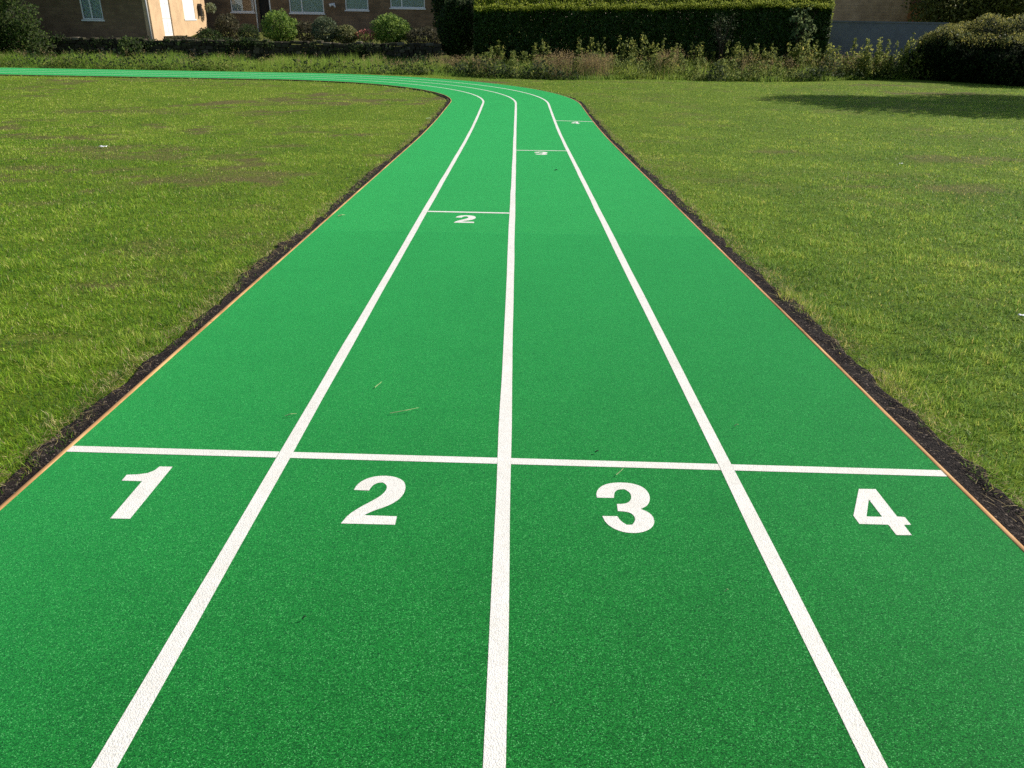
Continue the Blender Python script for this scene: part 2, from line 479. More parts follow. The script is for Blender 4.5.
# ------------------------------------------------------------------ ground sheet
def axis(fine0, fine1, step, lo, hi, grow=1.22):
    a = list(np.arange(fine0, fine1 + 1e-6, step))
    s = step; x = a[-1]
    while x < hi: s *= grow; x += s; a.append(x)
    s = step; x = a[0]
    while x > lo: s *= grow; x -= s; a.insert(0, x)
    return np.array(a)
gx = axis(-14, 14, 0.22, -2500, 2500); gy = axis(-3, 48, 0.22, -2500, 4000)
GXX, GYY = np.meshgrid(gx, gy)
gz = terrain(GXX, GYY)
gv = np.stack([GXX.ravel(), GYY.ravel(), gz.ravel()], 1)
nx, ny = len(gx), len(gy)
ii = (np.arange(ny - 1)[:, None] * nx + np.arange(nx - 1)[None, :]).ravel()
gq = np.stack([ii, ii + 1, ii + nx + 1, ii + nx], 1)
ground = link('ground', quads_mesh('ground', gv, gq, smooth=True, attrs={'bare': np.maximum(bareness(gv[:, 0], gv[:, 1]), sstep(38.5, 39.5, gv[:, 1]) * .6)}), TURF)
tag(ground, 'mown field and garden ground under the grass', kind='structure')

# ------------------------------------------------------------------ running track, lines and numbers
def ribbon(name, o0, o1, dz, mat, parent=None, n_across=1, wob=0.0, y0=-6.0):
    A = path_pts(o0, y0); n = len(A)
    V = []
    for k in range(n_across + 1):
        o = o0 + (o1 - o0) * k / n_across
        P = path_pts(o, y0)
        if wob:
            P = P.copy(); P[:, 0] += (vn(P[:, 1] + P[:, 0], np.full(n, k * 3.7), 0.6, 5) - 0.5) * wob
        V.append(np.column_stack([P, g(P[:, 1]) + dz]))
    V = np.concatenate(V)
    Q = []
    for k in range(n_across):
        i = np.arange(n - 1)
        Q.append(np.stack([k * n + i, (k + 1) * n + i, (k + 1) * n + i + 1, k * n + i + 1], 1))
    return link(name, quads_mesh(name, V, np.concatenate(Q)), mat, parent)

track = ribbon('running_track', -1.792, 1.774, 0.0, TRACK, n_across=4)
tag(track, 'green rubber four lane running track curving away to the left', kind='structure')
for o in (-LANE, 0.0, LANE):
    ribbon('lane_line', o - 0.0275, o + 0.0275, 0.001, PAINT, track, wob=0.006)

def flat_poly(name, outer, holes, dz, mat, parent):
    loops = [[Vector((x, y, 0)) for x, y in outer]] + [[Vector((x, y, 0)) for x, y in h] for h in holes]
    flat = [v for l in loops for v in l]
    tris = tessellate_polygon(loops)
    V = [(v.x, v.y, float(g(v.y)) + dz) for v in flat]
    me = py_mesh(name, V, [list(t) for t in tris])
    for p in me.polygons:
        if p.normal.z < 0: p.flip()
    return link(name, me, mat, parent)

def bar(name, x0, ya, x1, yb, w):
    m = 12; V = []
    for i in range(m + 1):
        t = i / m; x = x0 + (x1 - x0) * t; y = ya + (yb - ya) * t
        for s in (-w / 2, w / 2): V.append((x, y + s, float(g(y + s)) + 0.0013))
    return link(name, py_mesh(name, V, [(2 * i, 2 * i + 2, 2 * i + 3, 2 * i + 1) for i in range(m)]), PAINT, track)

# the start line butts against the lane lines
def yl(x): return 2.754 + (2.675 - 2.754) * (x + 1.834) / 3.596
edges = [CXL - 1.791] + [CXL + o for o in (-0.9, 0, 0.9)] + [CXL + 1.773]
for i in range(4):
    a = edges[i] + (0.0275 if i else 0); b = edges[i + 1] - (0.0275 if i < 3 else 0)
    bar('start_line', a, yl(a) - 0.016, b, yl(b) - 0.016, 0.050)
for lane, ya, yb in ((1, 7.907, 7.89), (2, 13.30, 13.34), (3, 18.62, 18.52)):
    a = edges[lane] + 0.031; b = edges[lane + 1] - (0.031 if lane < 3 else 0)
    bar('stagger_line', a, ya, b, yb, 0.055)

DIG = {
 '1': ([(-1.339, 2.605), (-1.391, 2.605), (-1.397, 2.575), (-1.415, 2.552), (-1.450, 2.541), (-1.489, 2.537), (-1.488, 2.493), (-1.409, 2.491), (-1.407, 2.236), (-1.337, 2.236)], []),
 '2': ([(-0.591, 2.455), (-0.588, 2.487), (-0.576, 2.518), (-0.548, 2.549), (-0.506, 2.565), (-0.455, 2.560), (-0.416, 2.533), (-0.400, 2.495), (-0.397, 2.442), (-0.412, 2.390), (-0.446, 2.347), (-0.493, 2.315), (-0.522, 2.284), (-0.403, 2.281), (-0.402, 2.228), (-0.593, 2.230), (-0.578, 2.286), (-0.547, 2.335), (-0.505, 2.385), (-0.478, 2.425), (-0.467, 2.468), (-0.475, 2.498), (-0.492, 2.513), (-0.510, 2.510), (-0.525, 2.492), (-0.531, 2.470), (-0.533, 2.452)], []),
 '3': ([(0.326, 2.43), (0.326, 2.458), (0.335, 2.49), (0.358, 2.522), (0.394, 2.540), (0.44, 2.545), (0.484, 2.535), (0.515, 2.508), (0.528, 2.465), (0.524, 2.418), (0.507, 2.378), (0.48, 2.357), (0.507, 2.336), (0.519, 2.301), (0.515, 2.261), (0.495, 2.228), (0.463, 2.207), (0.429, 2.201), (0.393, 2.208), (0.360, 2.232), (0.340, 2.268), (0.334, 2.306), (0.389, 2.306), (0.396, 2.276), (0.415, 2.252), (0.435, 2.254), (0.449, 2.278), (0.451, 2.308), (0.439, 2.331), (0.415, 2.339), (0.394, 2.340), (0.396, 2.388), (0.427, 2.390), (0.448, 2.408), (0.458, 2.440), (0.455, 2.473), (0.438, 2.494), (0.413, 2.492), (0.396, 2.470), (0.390, 2.43)], []),
 '4': ([(1.349, 2.527), (1.414, 2.527), (1.411, 2.337), (1.438, 2.333), (1.437, 2.284), (1.411, 2.283), (1.409, 2.219), (1.355, 2.218), (1.355, 2.282), (1.252, 2.284), (1.252, 2.337), (1.335, 2.500)], [[(1.356, 2.452), (1.355, 2.333), (1.298, 2.333)]]),
}
def soften(pts):
    out = []
    n_ = len(pts)
    for i in range(n_):
        a, b, c = Vector(pts[i - 1]), Vector(pts[i]), Vector(pts[(i + 1) % n_])
        u, v = b - a, c - b
        if u.angle(v) < math.radians(48):
            out += [tuple(b.lerp(a, .25)), tuple(b.lerp(c, .25))]
        else: out.append(tuple(b))
    return out
for k_ in '23': DIG[k_] = (soften(soften(DIG[k_][0])), [])
def number(ch, cx=None, ytop=None, h=None, w=None):
    outer, holes = DIG[ch]
    a = np.array(outer); x0, x1 = a[:, 0].min(), a[:, 0].max(); y0, y1 = a[:, 1].min(), a[:, 1].max()
    def tr(p):
        if cx is None: return p
        return (cx + (p[0] - (x0 + x1) / 2) / (x1 - x0) * w, ytop + (p[1] - y1) / (y1 - y0) * h)
    flat_poly('lane_number', [tr(p) for p in outer], [[tr(p) for p in q] for q in holes], 0.001, PAINT, track)
for ch in '1234': number(ch)
number('2', -0.49, 7.74, 0.37, 0.20)
number('3', 0.408, 13.15, 0.40, 0.215)
number('4', 1.33, 18.45, 0.40, 0.19)

# timber edging boards, 24 mm thick, standing 6 mm proud of the rubber
def edging(name, oa, ob, label):
    P0, P1 = path_pts(oa), path_pts(ob); n = len(P0)
    wob = (vn(P0[:, 1] + 2 * P0[:, 0], np.zeros(n), 1.3, 2) - 0.5) * 0.004
    z = g(P0[:, 1]) + 0.002 + wob
    prof = [(P0, z - 0.12), (P0, z - 0.002), (P0 * 0.92 + P1 * 0.08, z), (P0 * 0.08 + P1 * 0.92, z), (P1, z - 0.002), (P1, z - 0.12)]
    V = np.concatenate([np.column_stack([p, zz]) for p, zz in prof]); Q = []
    for k in range(5):
        i = np.arange(n - 1); Q.append(np.stack([k * n + i, (k + 1) * n + i, (k + 1) * n + i + 1, k * n + i + 1], 1))
    o = link(name, quads_mesh(name, V, np.concatenate(Q)), WOOD)
    tag(o, label, 'edging board', 'timber edging along the track')
edging('edging_board', -1.813, -1.793, 'thin orange timber edging on the inside of the bend, left of lane 1')
edging('edging_board', 1.775, 1.795, 'thin orange timber edging on the outside of the bend, right of lane 4')

# bare soil strips beside the boards
def soil_strip(sgn, label):
    base = path_pts(-1.814 if sgn < 0 else 1.796, -4, ds_near=0.03, arc_n=420, x1=-45)
    n = len(base)
    s = np.concatenate([[0], np.cumsum(np.hypot(*np.diff(base, axis=0).T))])
    width = (1 - .45 * sstep(3, 13, base[:, 1])) * (0.085 if sgn < 0 else 0.118) + (vn(s, 0 * s, 0.5, 31 + int(sgn)) - 0.5) * 0.10 + (vn(s, 0 * s, 0.12, 37 + int(sgn)) - 0.5) * 0.05
    K = 12; V = []
    for k in range(K + 1):
        t = k / K
        P = []
        for i in range(n):
            pass
        d = base - np.array([ARC_X, ARC_Y]); r = np.hypot(d[:, 0], d[:, 1])
        nrm = np.where((base[:, 1] < ARC_Y)[:, None], np.array([[1.0, 0.0]]), np.where((base[:, 0] > ARC_X)[:, None], d / r[:, None], np.array([[0.0, 1.0]])))
        p = base + nrm * (sgn * t * (width + 0.05))[:, None]
        z = g(p[:, 1]) - 0.022 + (fbm(p[:, 0], p[:, 1], 0.07, 41, 3) - 0.5) * 0.028 + (vn(p[:, 0], p[:, 1], 0.25, 55) - 0.5) * 0.012
        z = z + 0.008 * sstep(0.55, 0.9, t) - 0.045 * sstep(0.93, 1.0, t) + 0.006 * (1 - sstep(0, 0.1, t))
        V.append(np.column_stack([p, z]))
    V = np.concatenate(V); Q = []
    for k in range(K):
        i = np.arange(n - 1); Q.append(np.stack([k * n + i, (k + 1) * n + i, (k + 1) * n + i + 1, k * n + i + 1], 1))
    o = link('bare_soil', quads_mesh('bare_soil', V, np.concatenate(Q), smooth=True), SOIL)
    tag(o, label, 'soil', kind='stuff')
soil_strip(-1, 'dark crumbly soil strip between the left lawn and the track edging')
soil_strip(1, 'dark crumbly soil strip between the right lawn and the track edging')

# ------------------------------------------------------------------ grass blades
def blades(name, x, y, z, h, w, lean, tint, mat, curl=0.5, base_az=None):
    n = len(x)
    az = R.uniform(0, 2 * np.pi, n) if base_az is None else base_az
    la = az + np.pi / 2 + R.normal(0, 0.9, n)
    dx, dy = np.cos(la), np.sin(la); wx, wy = np.cos(az) * w / 2, np.sin(az) * w / 2
    l1 = lean * h * 0.35; l2 = lean * h
    hz = h * np.sqrt(np.maximum(0.05, 1 - 0.6 * lean ** 2))
    V = np.empty((n, 5, 3))
    V[:, 0] = np.stack([x - wx, y - wy, z], 1)
    V[:, 1] = np.stack([x + wx, y + wy, z], 1)
    V[:, 2] = np.stack([x + dx * l1 + wx * .8, y + dy * l1 + wy * .8, z + hz * .55], 1)
    V[:, 3] = np.stack([x + dx * l1 - wx * .8, y + dy * l1 - wy * .8, z + hz * .55], 1)
    V[:, 4] = np.stack([x + dx * l2, y + dy * l2, z + hz], 1)
    b = (np.arange(n) * 5)[:, None]
    L = (b + np.array([[0, 1, 2, 3, 3, 2, 4]])).ravel()
    st = (np.arange(n)[:, None] * 7 + np.array([[0, 4]])).ravel()
    return np_mesh(name, V.reshape(-1, 3), L, st, smooth=True, attrs={'tint': np.repeat(np.clip(tint, 0, 1), 5)})

def lawn_points(side):
    xs, ys = [], []
    edges_y = np.arange(0.2, 33.6, 0.4)
    for y0 in edges_y:
        yc = y0 + 0.2
        half = 0.70 * yc + 1.6
        dens = 10500 * min(1.0, (max(yc, 4.0) / 4.0) ** -1.62)
        lo, hi = (-half, CXL - 1.84) if side < 0 else (CXL + 1.84, half)
        if yc > 22.4 and side < 0:
            hi = 2.0
        if yc > 22 and side > 0: lo = -12
        if hi <= lo: continue
        n = int(dens * 0.4 * (hi - lo))
        xs.append(R.uniform(lo, hi, n)); ys.append(R.uniform(y0, y0 + 0.4, n))
    x, y = np.concatenate(xs), np.concatenate(ys)
    o = offset_of(x, y)
    lim = 1.80 + (1 - .45 * sstep(3, 13, y)) * (0.090 if side < 0 else 0.125) + (fbm(x, y, 0.35, 71, 2) - 0.5) * 0.13 + (vn(x, y, 0.05, 73) - .5) * .06
    keep = (o < -lim) if side < 0 else (o > lim)
    return x[keep], y[keep], (np.abs(o) - lim)[keep]

for side, nm, lab in ((-1, 'lawn_grass', 'short olive lawn with worn patches, left of the track'), (1, 'lawn_grass', 'short bright green lawn, right of the track')):
    x, y, dd = lawn_points(side)
    bare = bareness(x, y)
    k = R.uniform(0, 1, len(x)) > bare * 0.66
    x, y, dd, bare = x[k], y[k], dd[k], bare[k]
    n = len(x); dist = np.hypot(x, y)
    clump = fbm(x, y, 0.16, 21, 2); clump2 = .5 * clump + .5 * vn(x, y, .085, 23); patch = fbm(x, y, 1.1, 25, 3); fine = fbm(x, y, 0.45, 29, 2)
    edge = 1 - sstep(0.0, 0.30, dd)
    sc = np.maximum(1, dist / 4.0) ** 0.72
    h = (0.009 + 0.066 * clump2 ** 2.0 + 0.017 * R.uniform(0, 1, n)) * np.where(y > 9, .85, 1) * (0.75 + 0.5 * fine) * (1 - 0.55 * bare)
    h = h * (1 + 0.35 * edge * (dd > 0.03))
    w = 0.0034 * sc * R.uniform(0.7, 1.4, n)
    lean = np.clip(R.normal(0.85, 0.42, n), 0.05, 1.6)
    tint = 0.12 + 0.62 * R.beta(1.2, 1.5, n) + 0.45 * (patch - 0.5) + (0.50 - .25 * sstep(4, 9, y)) * (clump - 0.5) + 0.32 * (fine - .5)
    tint += (0.09 + 0.10 * sstep(6, 20, y) if side < 0 else 0.05 + 0.06 * sstep(8, 24, y)) - .16 * edge * (vn(x, y, .5, 39) > .4)
    tint = np.where(R.uniform(0, 1, n) < .45 * bare, .02 * R.uniform(0, 3, n), tint)
    dry = R.uniform(0, 1, n) < (0.030 + 0.22 * bare + 0.30 * edge * (vn(x, y, 0.25, 33) > 0.5))
    tint = np.where(dry, R.uniform(0.86, 1.0, n), np.minimum(tint, 0.84))
    z = terrain(x, y) - 0.004
    o = link(nm, blades(nm, x, y, z, h, w, lean, tint, GREEN), GREEN)
    tag(o, lab, 'grass', kind='stuff')

# loose dead grass and clippings lying along the soil
def straw(sgn, label):
    n = 4200
    yy = 1.2 + 21 * R.uniform(0, 1, n) ** 1.5
    off = np.where(R.uniform(0, 1, n) < 0.78, R.normal(0.105 if sgn < 0 else 0.135, 0.035, n), R.uniform(0.02, 0.14, n))
    xx = CXL + sgn * (1.83 + np.abs(off))
    z = g(yy) - 0.006 + 0.01 * R.uniform(0, 1, n)
    sc = np.maximum(1, yy / 4) ** 0.7
    me = blades('dead_grass', xx, yy, z, R.uniform(0.015, 0.045, n), 0.0022 * sc, np.full(n, 1.45), R.uniform(0, 1, n), DRY)
    tag(link('dead_grass', me, DRY), label, 'dead grass', kind='stuff')
straw(-1, 'dry straw coloured clippings along the left soil strip')
straw(1, 'dry straw coloured clippings along the right soil strip')

# ------------------------------------------------------------------ leaves
def leaf_cloud(name, P, size, mat, tint=None, parent=None, up=0.25, aspect=0.55, outward=None):
    n = len(P)
    a = R.normal(0, 1, (n, 3)); a /= np.linalg.norm(a, axis=1)[:, None]
    if outward is not None: a = a * 0.9 + outward * 0.7
    a[:, 2] += up; a /= np.linalg.norm(a, axis=1)[:, None]
    b = np.cross(a, R.normal(0, 1, (n, 3))); b /= np.linalg.norm(b, axis=1)[:, None]
    s = np.broadcast_to(size, (n,)) * R.uniform(0.6, 1.35, n)
    c = np.cross(a, b)
    V = np.empty((n, 4, 3))
    V[:, 0] = P - a * s[:, None] * .5; V[:, 2] = P + a * s[:, None] * .5
    V[:, 1] = P + b * s[:, None] * .5 * aspect + c * s[:, None] * .08; V[:, 3] = P - b * s[:, None] * .5 * aspect + c * s[:, None] * .08
    Q = (np.arange(n)[:, None] * 4 + np.arange(4)[None, :])
    if tint is None: tint = R.beta(2, 2, n)
    me = quads_mesh(name, V.reshape(-1, 3), Q, attrs={'tint': np.repeat(np.clip(tint, 0, 1), 4)})
    o = link(name, me, mat, parent)
    if parent is not None: o.matrix_parent_inverse = Matrix.Translation(-Vector(parent.location))
    return o

def blob_points(c, r, n, lump=0.28, seed=1, inner=0.55, freq=2.2):
    d = R.normal(0, 1, (n, 3)); d /= np.linalg.norm(d, axis=1)[:, None]
    th = np.arctan2(d[:, 1], d[:, 0]); ph = d[:, 2]
    k = 1 + lump * (2 * fbm(th * freq + 50, ph * freq * 2 + 50, 1.0, seed, 3) - 1)
    rad = (inner + (1 - inner) * R.uniform(0, 1, n) ** 0.6) * k
    return np.array(c) + d * np.array(r) * rad[:, None], d

def shrub(name, label, cat, px0, px1, py0, py1, Y, mat, n, leaf, lump=0.22, ry=None, group=None, stem=True, inner=.55):
    top = at((px0 + px1) / 2, py0, Y); bot = at((px0 + px1) / 2, py1, Y)
    xl, xr = at(px0, (py0 + py1) / 2, Y).x, at(px1, (py0 + py1) / 2, Y).x
    gz_ = float(terrain((xl + xr) / 2, Y))
    zb = min(bot.z, top.z - 0.3)
    root = empty(name, ((xl + xr) / 2, Y, gz_))
    tag(root, label, cat, group)
    c = ((xl + xr) / 2, Y, (top.z + zb) / 2); rr = ((xr - xl) / 2, ry or (xr - xl) / 2, (top.z - zb) / 2)
    seed = random.randint(1, 9999)
    P, d = blob_points(c, rr, n, lump, seed, inner)
    P[:, 2] = np.maximum(P[:, 2], gz_ + 0.03)
    leaf_cloud('crown', P, leaf, mat, parent=root, outward=d)
    if stem:
        mb = MB()
        for i in range(6):
            a = 2 * math.pi * i / 6 + random.random()
            b0 = Vector((c[0] + .06 * math.cos(a), Y + .06 * math.sin(a), gz_ - 0.05))
            e = Vector((c[0] + rr[0] * .55 * math.cos(a), Y + rr[1] * .55 * math.sin(a), c[2] + rr[2] * .3))
            mb.tube(b0, b0.lerp(e, .5) + Vector((0, 0, .1)), .03, .02, 6); mb.tube(b0.lerp(e, .5) + Vector((0, 0, .1)), e, .02, .006, 6)
        mb.build('stems', BARK, root, True)
    return root

# garden shrubs, left to right
YG = 40.6
shrub('garden_shrub', 'low dark spreading shrub along the foot of the peach wall', 'shrub', 164, 200, 36, 46, 40.9, BROWNLEAF, 2600, .11, .35, .8)
shrub('garden_shrub', 'small dark shrub below the hanging basket at the peach wall corner', 'shrub', 197, 222, 28, 46, 41.6, DARKLEAF, 1900, .10, .3)
shrub('garden_shrub', 'dark brownish shrub below the window beside the sunlit wall', 'shrub', 215, 241, 14, 44, 42.5, BROWNLEAF, 2200, .11)
shrub('garden_shrub', 'small dark shrub at the foot of the white drainpipe post', 'shrub', 238, 260, 24, 44, 41.2, DARKLEAF, 1400, .09)
shrub('garden_shrub', 'round bright green shrub in front of the dark doorway', 'shrub', 263, 297, 10, 44, YG, BRIGHT, 4200, .11, .36)
shrub('garden_shrub', 'low dark shrub between the round bright shrub and the variegated shrub', 'shrub', 294, 318, 21, 44, 41.3, BROWNLEAF, 1500, .10)
shrub('garden_shrub', 'variegated grey green shrub under the small white wall lamp', 'shrub', 312, 339, 16, 44, YG, GREYLEAF, 2800, .10)
shrub('garden_shrub', 'domed mound of pale topped ornamental grass', 'ornamental grass', 334, 358, 25, 44, YG, PALEMOUND, 1700, .13, .1)
fl = shrub('flowering_plant', 'low plant with pink flowers between the grass mound and a round shrub', 'flowers', 355, 378, 31, 44, YG, BRIGHT, 500, .08)
cpt = at(366, 33, YG)
P, d = blob_points((cpt.x, YG - .1, cpt.z - .1), (.5, .35, .25), 320, .3, 5, .7)
leaf_cloud('blossom', P, .08, PINK, parent=fl, aspect=.9)
shrub('garden_shrub', 'round bright green shrub below the right hand window of the long house', 'shrub', 373, 410, 14, 45, YG, BRIGHT, 4600, .11, .36)
shrub('garden_shrub', 'low dark olive shrub left of the tall dark bush', 'shrub', 405, 443, 27, 50, 40.2, BROWNLEAF, 2400, .11)
shrub('tall_bush', 'tall dark bush with a sunlit tip standing at the left end of the long hedge', 'bush', 438, 480, -6, 60, 39.0, DARKLEAF, 14000, .13, .18)
shrub('wall_plant', 'light green leafy plant growing against the stone garden wall', 'plant', 119, 142, 37, 60, 38.0, TREELEAF, 1000, .12, .4)

# top-left evergreen
def big_tree(name, label, c, r, n, leaf, mat, trunk_r, seed, n_limb=9, lobes=14, group=None):
    gz_ = float(terrain(c[0], c[1]))
    root = empty(name, (c[0], c[1], gz_)); tag(root, label, 'tree', group)
    rs = random.Random(seed)
    mb = MB()
    base = Vector((c[0], c[1], gz_ - .1)); mid = Vector((c[0] + .1, c[1], c[2] - r[2] * .3)); tip = Vector((c[0], c[1] + .1, c[2] + r[2] * .8))
    mb.tube(base, mid, trunk_r, trunk_r * .7, 10); mb.tube(mid, tip, trunk_r * .7, .03, 8)
    cent = []
    for i in range(lobes):
        a = rs.uniform(0, 2 * math.pi); t = rs.uniform(-.85, .85); q = math.sqrt(1 - t * t) * rs.uniform(.45, .8)
        e = Vector((c[0] + r[0] * q * math.cos(a), c[1] + r[1] * q * math.sin(a), c[2] + r[2] * t * .85))
        cent.append(e)
        s = Vector((c[0], c[1], max(gz_ + .4, e.z - .35 * r[2])))
        mb.tube(s, e, trunk_r * .35, .015, 6)
    mb.build('trunk', BARK, root, True)
    Ps, Ds = [], []
    for i, e in enumerate(cent):
        k = rs.uniform(.34, .5)
        P, d = blob_points(e, (r[0] * k, r[1] * k, r[2] * k * .8), n // lobes, .35, seed + i, .35)
        Ps.append(P); Ds.append(d)
    P = np.concatenate(Ps); d = np.concatenate(Ds)
    P[:, 2] = np.maximum(P[:, 2], gz_ + .08)
    leaf_cloud('crown', P, leaf, mat, parent=root, outward=d)
    return root
tl = at(12, 20, 37.2)
big_tree('evergreen_tree', 'dense dark evergreen tree at the left end of the stone garden wall', (tl.x - 1.2, 37.4, 1.6), (2.9, 1.6, 2.3), 26000, .13, TREELEAF, .16, 31, lobes=22)
big_tree('shade_tree', 'broad leafy tree throwing its shadow across the right lawn', (20.7, 27.9, 4.6), (5.0, 4.0, 1.7), 52000, .17, DARKLEAF, .24, 77, lobes=20)
shrub('tall_bush', 'dark garden bush filling the gap behind the long hedge\'s left end', 'bush', 432, 492, -30, 45, 42.5, DARKLEAF, 12000, .16, .2)
t1 = at(985, 0, 42.0)
big_tree('garden_tree', 'sunlit olive tree rising behind the dark bramble bank', (t1.x + .6, 42.2, 2.2), (4.0, 2.0, 2.8), 40000, .17, OLIVE, .18, 51, lobes=34)
big_tree('garden_tree', 'large olive tree standing farther back than the other, above the bramble bank', (t1.x + 1.5, 49.0, 3.6), (6.0, 2.0, 4.4), 42000, .24, OLIVE, .25, 57, lobes=34)

# long clipped hedge
hx0, hx1 = at(474, 30, 37.4).x, at(829, 30, 37.4).x
hz0 = float(g(38)) - .03
def hedge_top(x): return at(480, 3, 37.4).z + .02 + (x - hx0) / (hx1 - hx0) * .42 - .04
n = 170000
face = R.uniform(0, 1, n)
hxp = R.uniform(hx0, hx1, n); hyp = 37.4 + 1.5 * R.uniform(0, 1, n) ** 1.0; t = R.uniform(0, 1, n) ** .85
front = face < .55
hyp = np.where(front, 37.4 + np.abs(R.normal(0, .13, n)), hyp)
topm = (face > .55) & (face < .80); t = np.where(topm, 1 - np.abs(R.normal(0, .03, n)), t)
endm = face > .93; hxp = np.where(endm, hx1 - np.abs(R.normal(0, .12, n)), hxp)
def hedge_z(xx, yy): return hedge_top(xx) - .24 + .60 * sstep(37.35, 38.15, yy)
hzp = hz0 + t * (hedge_z(hxp, hyp) - hz0)
rough_ = (fbm(hxp, hzp * .7, .8, 61, 3) - .5) * .75
hyp = np.where(front, hyp - rough_ - .12 * np.sin(np.pi * np.clip(t, 0, 1)) + .18 * sstep(.86, 1.0, t), hyp)
hzp = hzp + np.where(t > .9, (fbm(hxp, hyp, .5, 67, 3) - .5) * .16, 0)
hd = empty('hedge', ((hx0 + hx1) / 2, 38.1, hz0)); tag(hd, 'long clipped conifer hedge with a shaded front and bright yellow green top', 'hedge')
tint = np.clip(.78 * R.beta(2, 2.5, n) + .55 * sstep(.90, .99, t) , 0, 1)  # uppermost leaves tinted brighter, sunlight put into the colour
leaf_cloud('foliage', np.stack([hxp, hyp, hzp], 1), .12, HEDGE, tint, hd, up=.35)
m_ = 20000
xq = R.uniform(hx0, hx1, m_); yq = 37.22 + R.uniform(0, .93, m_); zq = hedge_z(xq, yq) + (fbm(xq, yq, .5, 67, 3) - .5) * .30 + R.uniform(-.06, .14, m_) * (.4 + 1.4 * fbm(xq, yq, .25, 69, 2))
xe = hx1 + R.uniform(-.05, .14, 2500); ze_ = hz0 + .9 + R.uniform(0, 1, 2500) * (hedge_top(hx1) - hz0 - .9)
leaf_cloud('sunlit_fringe', np.concatenate([np.stack([xq, yq, zq], 1), np.stack([xe, 37.5 + R.uniform(0, 1.2, 2500), ze_], 1)]), .075, HEDGE_LIT, parent=hd, up=.3, aspect=.5)  # bright leaves paint the sunlit fringe along the hedge top and right end
mb = MB()
x = hx0 + .4
while x < hx1 - .3:
    mb.tube((x, 38.1, hz0 - .1), (x + random.uniform(-.1, .1), 38.1, hedge_top(x) - .25), .06, .02, 6)
    for q in range(9):
        zz = hz0 + .3 + q * .25
        mb.tube((x, 38.1, zz), (x + random.uniform(-.5, .5), 38.1 + random.choice((-1, 1)) * .5, zz + .2), .018, .005, 5)
    x += random.uniform(.5, .75)
mb.build('stems', BARK, hd, True)

# bramble bank on the right
def bank(name, label, segs, n, leaf, mat, straw_top=True):
    c0 = segs[len(segs) // 2]
    root = empty(name, (c0[0], c0[1], float(terrain(c0[0], c0[1])))); tag(root, label, 'bramble bush')
    Ps, Ds = [], []
    for i, (cx, cy, rx, ry, zt) in enumerate(segs):
        zb = float(terrain(cx, cy))
        P, d = blob_points((cx, cy, zb + (zt - zb) * .42), (rx, ry, (zt - zb) * .60), n // len(segs), .3, 300 + i, .5)
        P[:, 2] = np.maximum(P[:, 2], zb + .02)
        Ps.append(P); Ds.append(d)
    leaf_cloud('foliage', np.concatenate(Ps), leaf, mat, parent=root, outward=np.concatenate(Ds))
    Pc = []
    for i, (cx, cy, rx, ry, zt) in enumerate(segs):
        zb = float(terrain(cx, cy)); m_ = 950
        a = R.uniform(0, 2 * np.pi, m_); q = np.sqrt(R.uniform(0, 1, m_)) * .72
        Pc.append(np.stack([cx + rx * q * np.cos(a), cy + ry * q * np.sin(a), zb + (zt - zb) * (.40 + .64 * np.sqrt(np.maximum(0, 1 - q ** 2))) + R.uniform(-.10, .22, m_)], 1))
    leaf_cloud('crest', np.concatenate(Pc), .10, CREST, parent=root, up=.8, aspect=.35)  # pale straw leaves over dark brambles; the sunlit top is partly painted
    m2 = MB()
    shoots = []
    for i in range(260):
        cx, cy, rx, ry, zt = random.choice(segs); zb = float(terrain(cx, cy))
        a = random.uniform(0, 6.28); q = random.uniform(.5, 1.0)
        b0 = Vector((cx + rx * q * .8 * math.cos(a), cy + ry * q * .8 * math.sin(a), zb + (zt - zb) * random.uniform(.35, .95)))
        e = b0 + Vector((.5 * math.cos(a) * random.uniform(.2, 1), .5 * math.sin(a) * random.uniform(.2, 1), random.uniform(-.1, .5)))
        for k in range(16):
            t_ = random.random(); p_ = b0.lerp(e, t_); shoots.append((p_.x + random.gauss(0, .05), p_.y + random.gauss(0, .05), p_.z + .25 * t_ * (1 - t_) + random.gauss(0, .04)))
    leaf_cloud('shoots', np.array(shoots), .10, TREELEAF, parent=root, up=.4)
    for i in range(90):
        cx, cy, rx, ry, zt = random.choice(segs); zb = float(terrain(cx, cy))
        b0 = Vector((cx + random.uniform(-.6, .6) * rx, cy + random.uniform(-.5, .5) * ry, zb - .05))
        e = b0 + Vector((random.uniform(-.7, .7), random.uniform(-.5, .5), (zt - zb) * random.uniform(.7, 1.1)))
        m2.tube(b0, b0.lerp(e, .6) + Vector((0, 0, .2)), .015, .01, 5); m2.tube(b0.lerp(e, .6) + Vector((0, 0, .2)), e, .01, .004, 5)
    m2.build('canes', BARK, root, True)
    return root
def bx(px, Y): return at(px, 40, Y).x
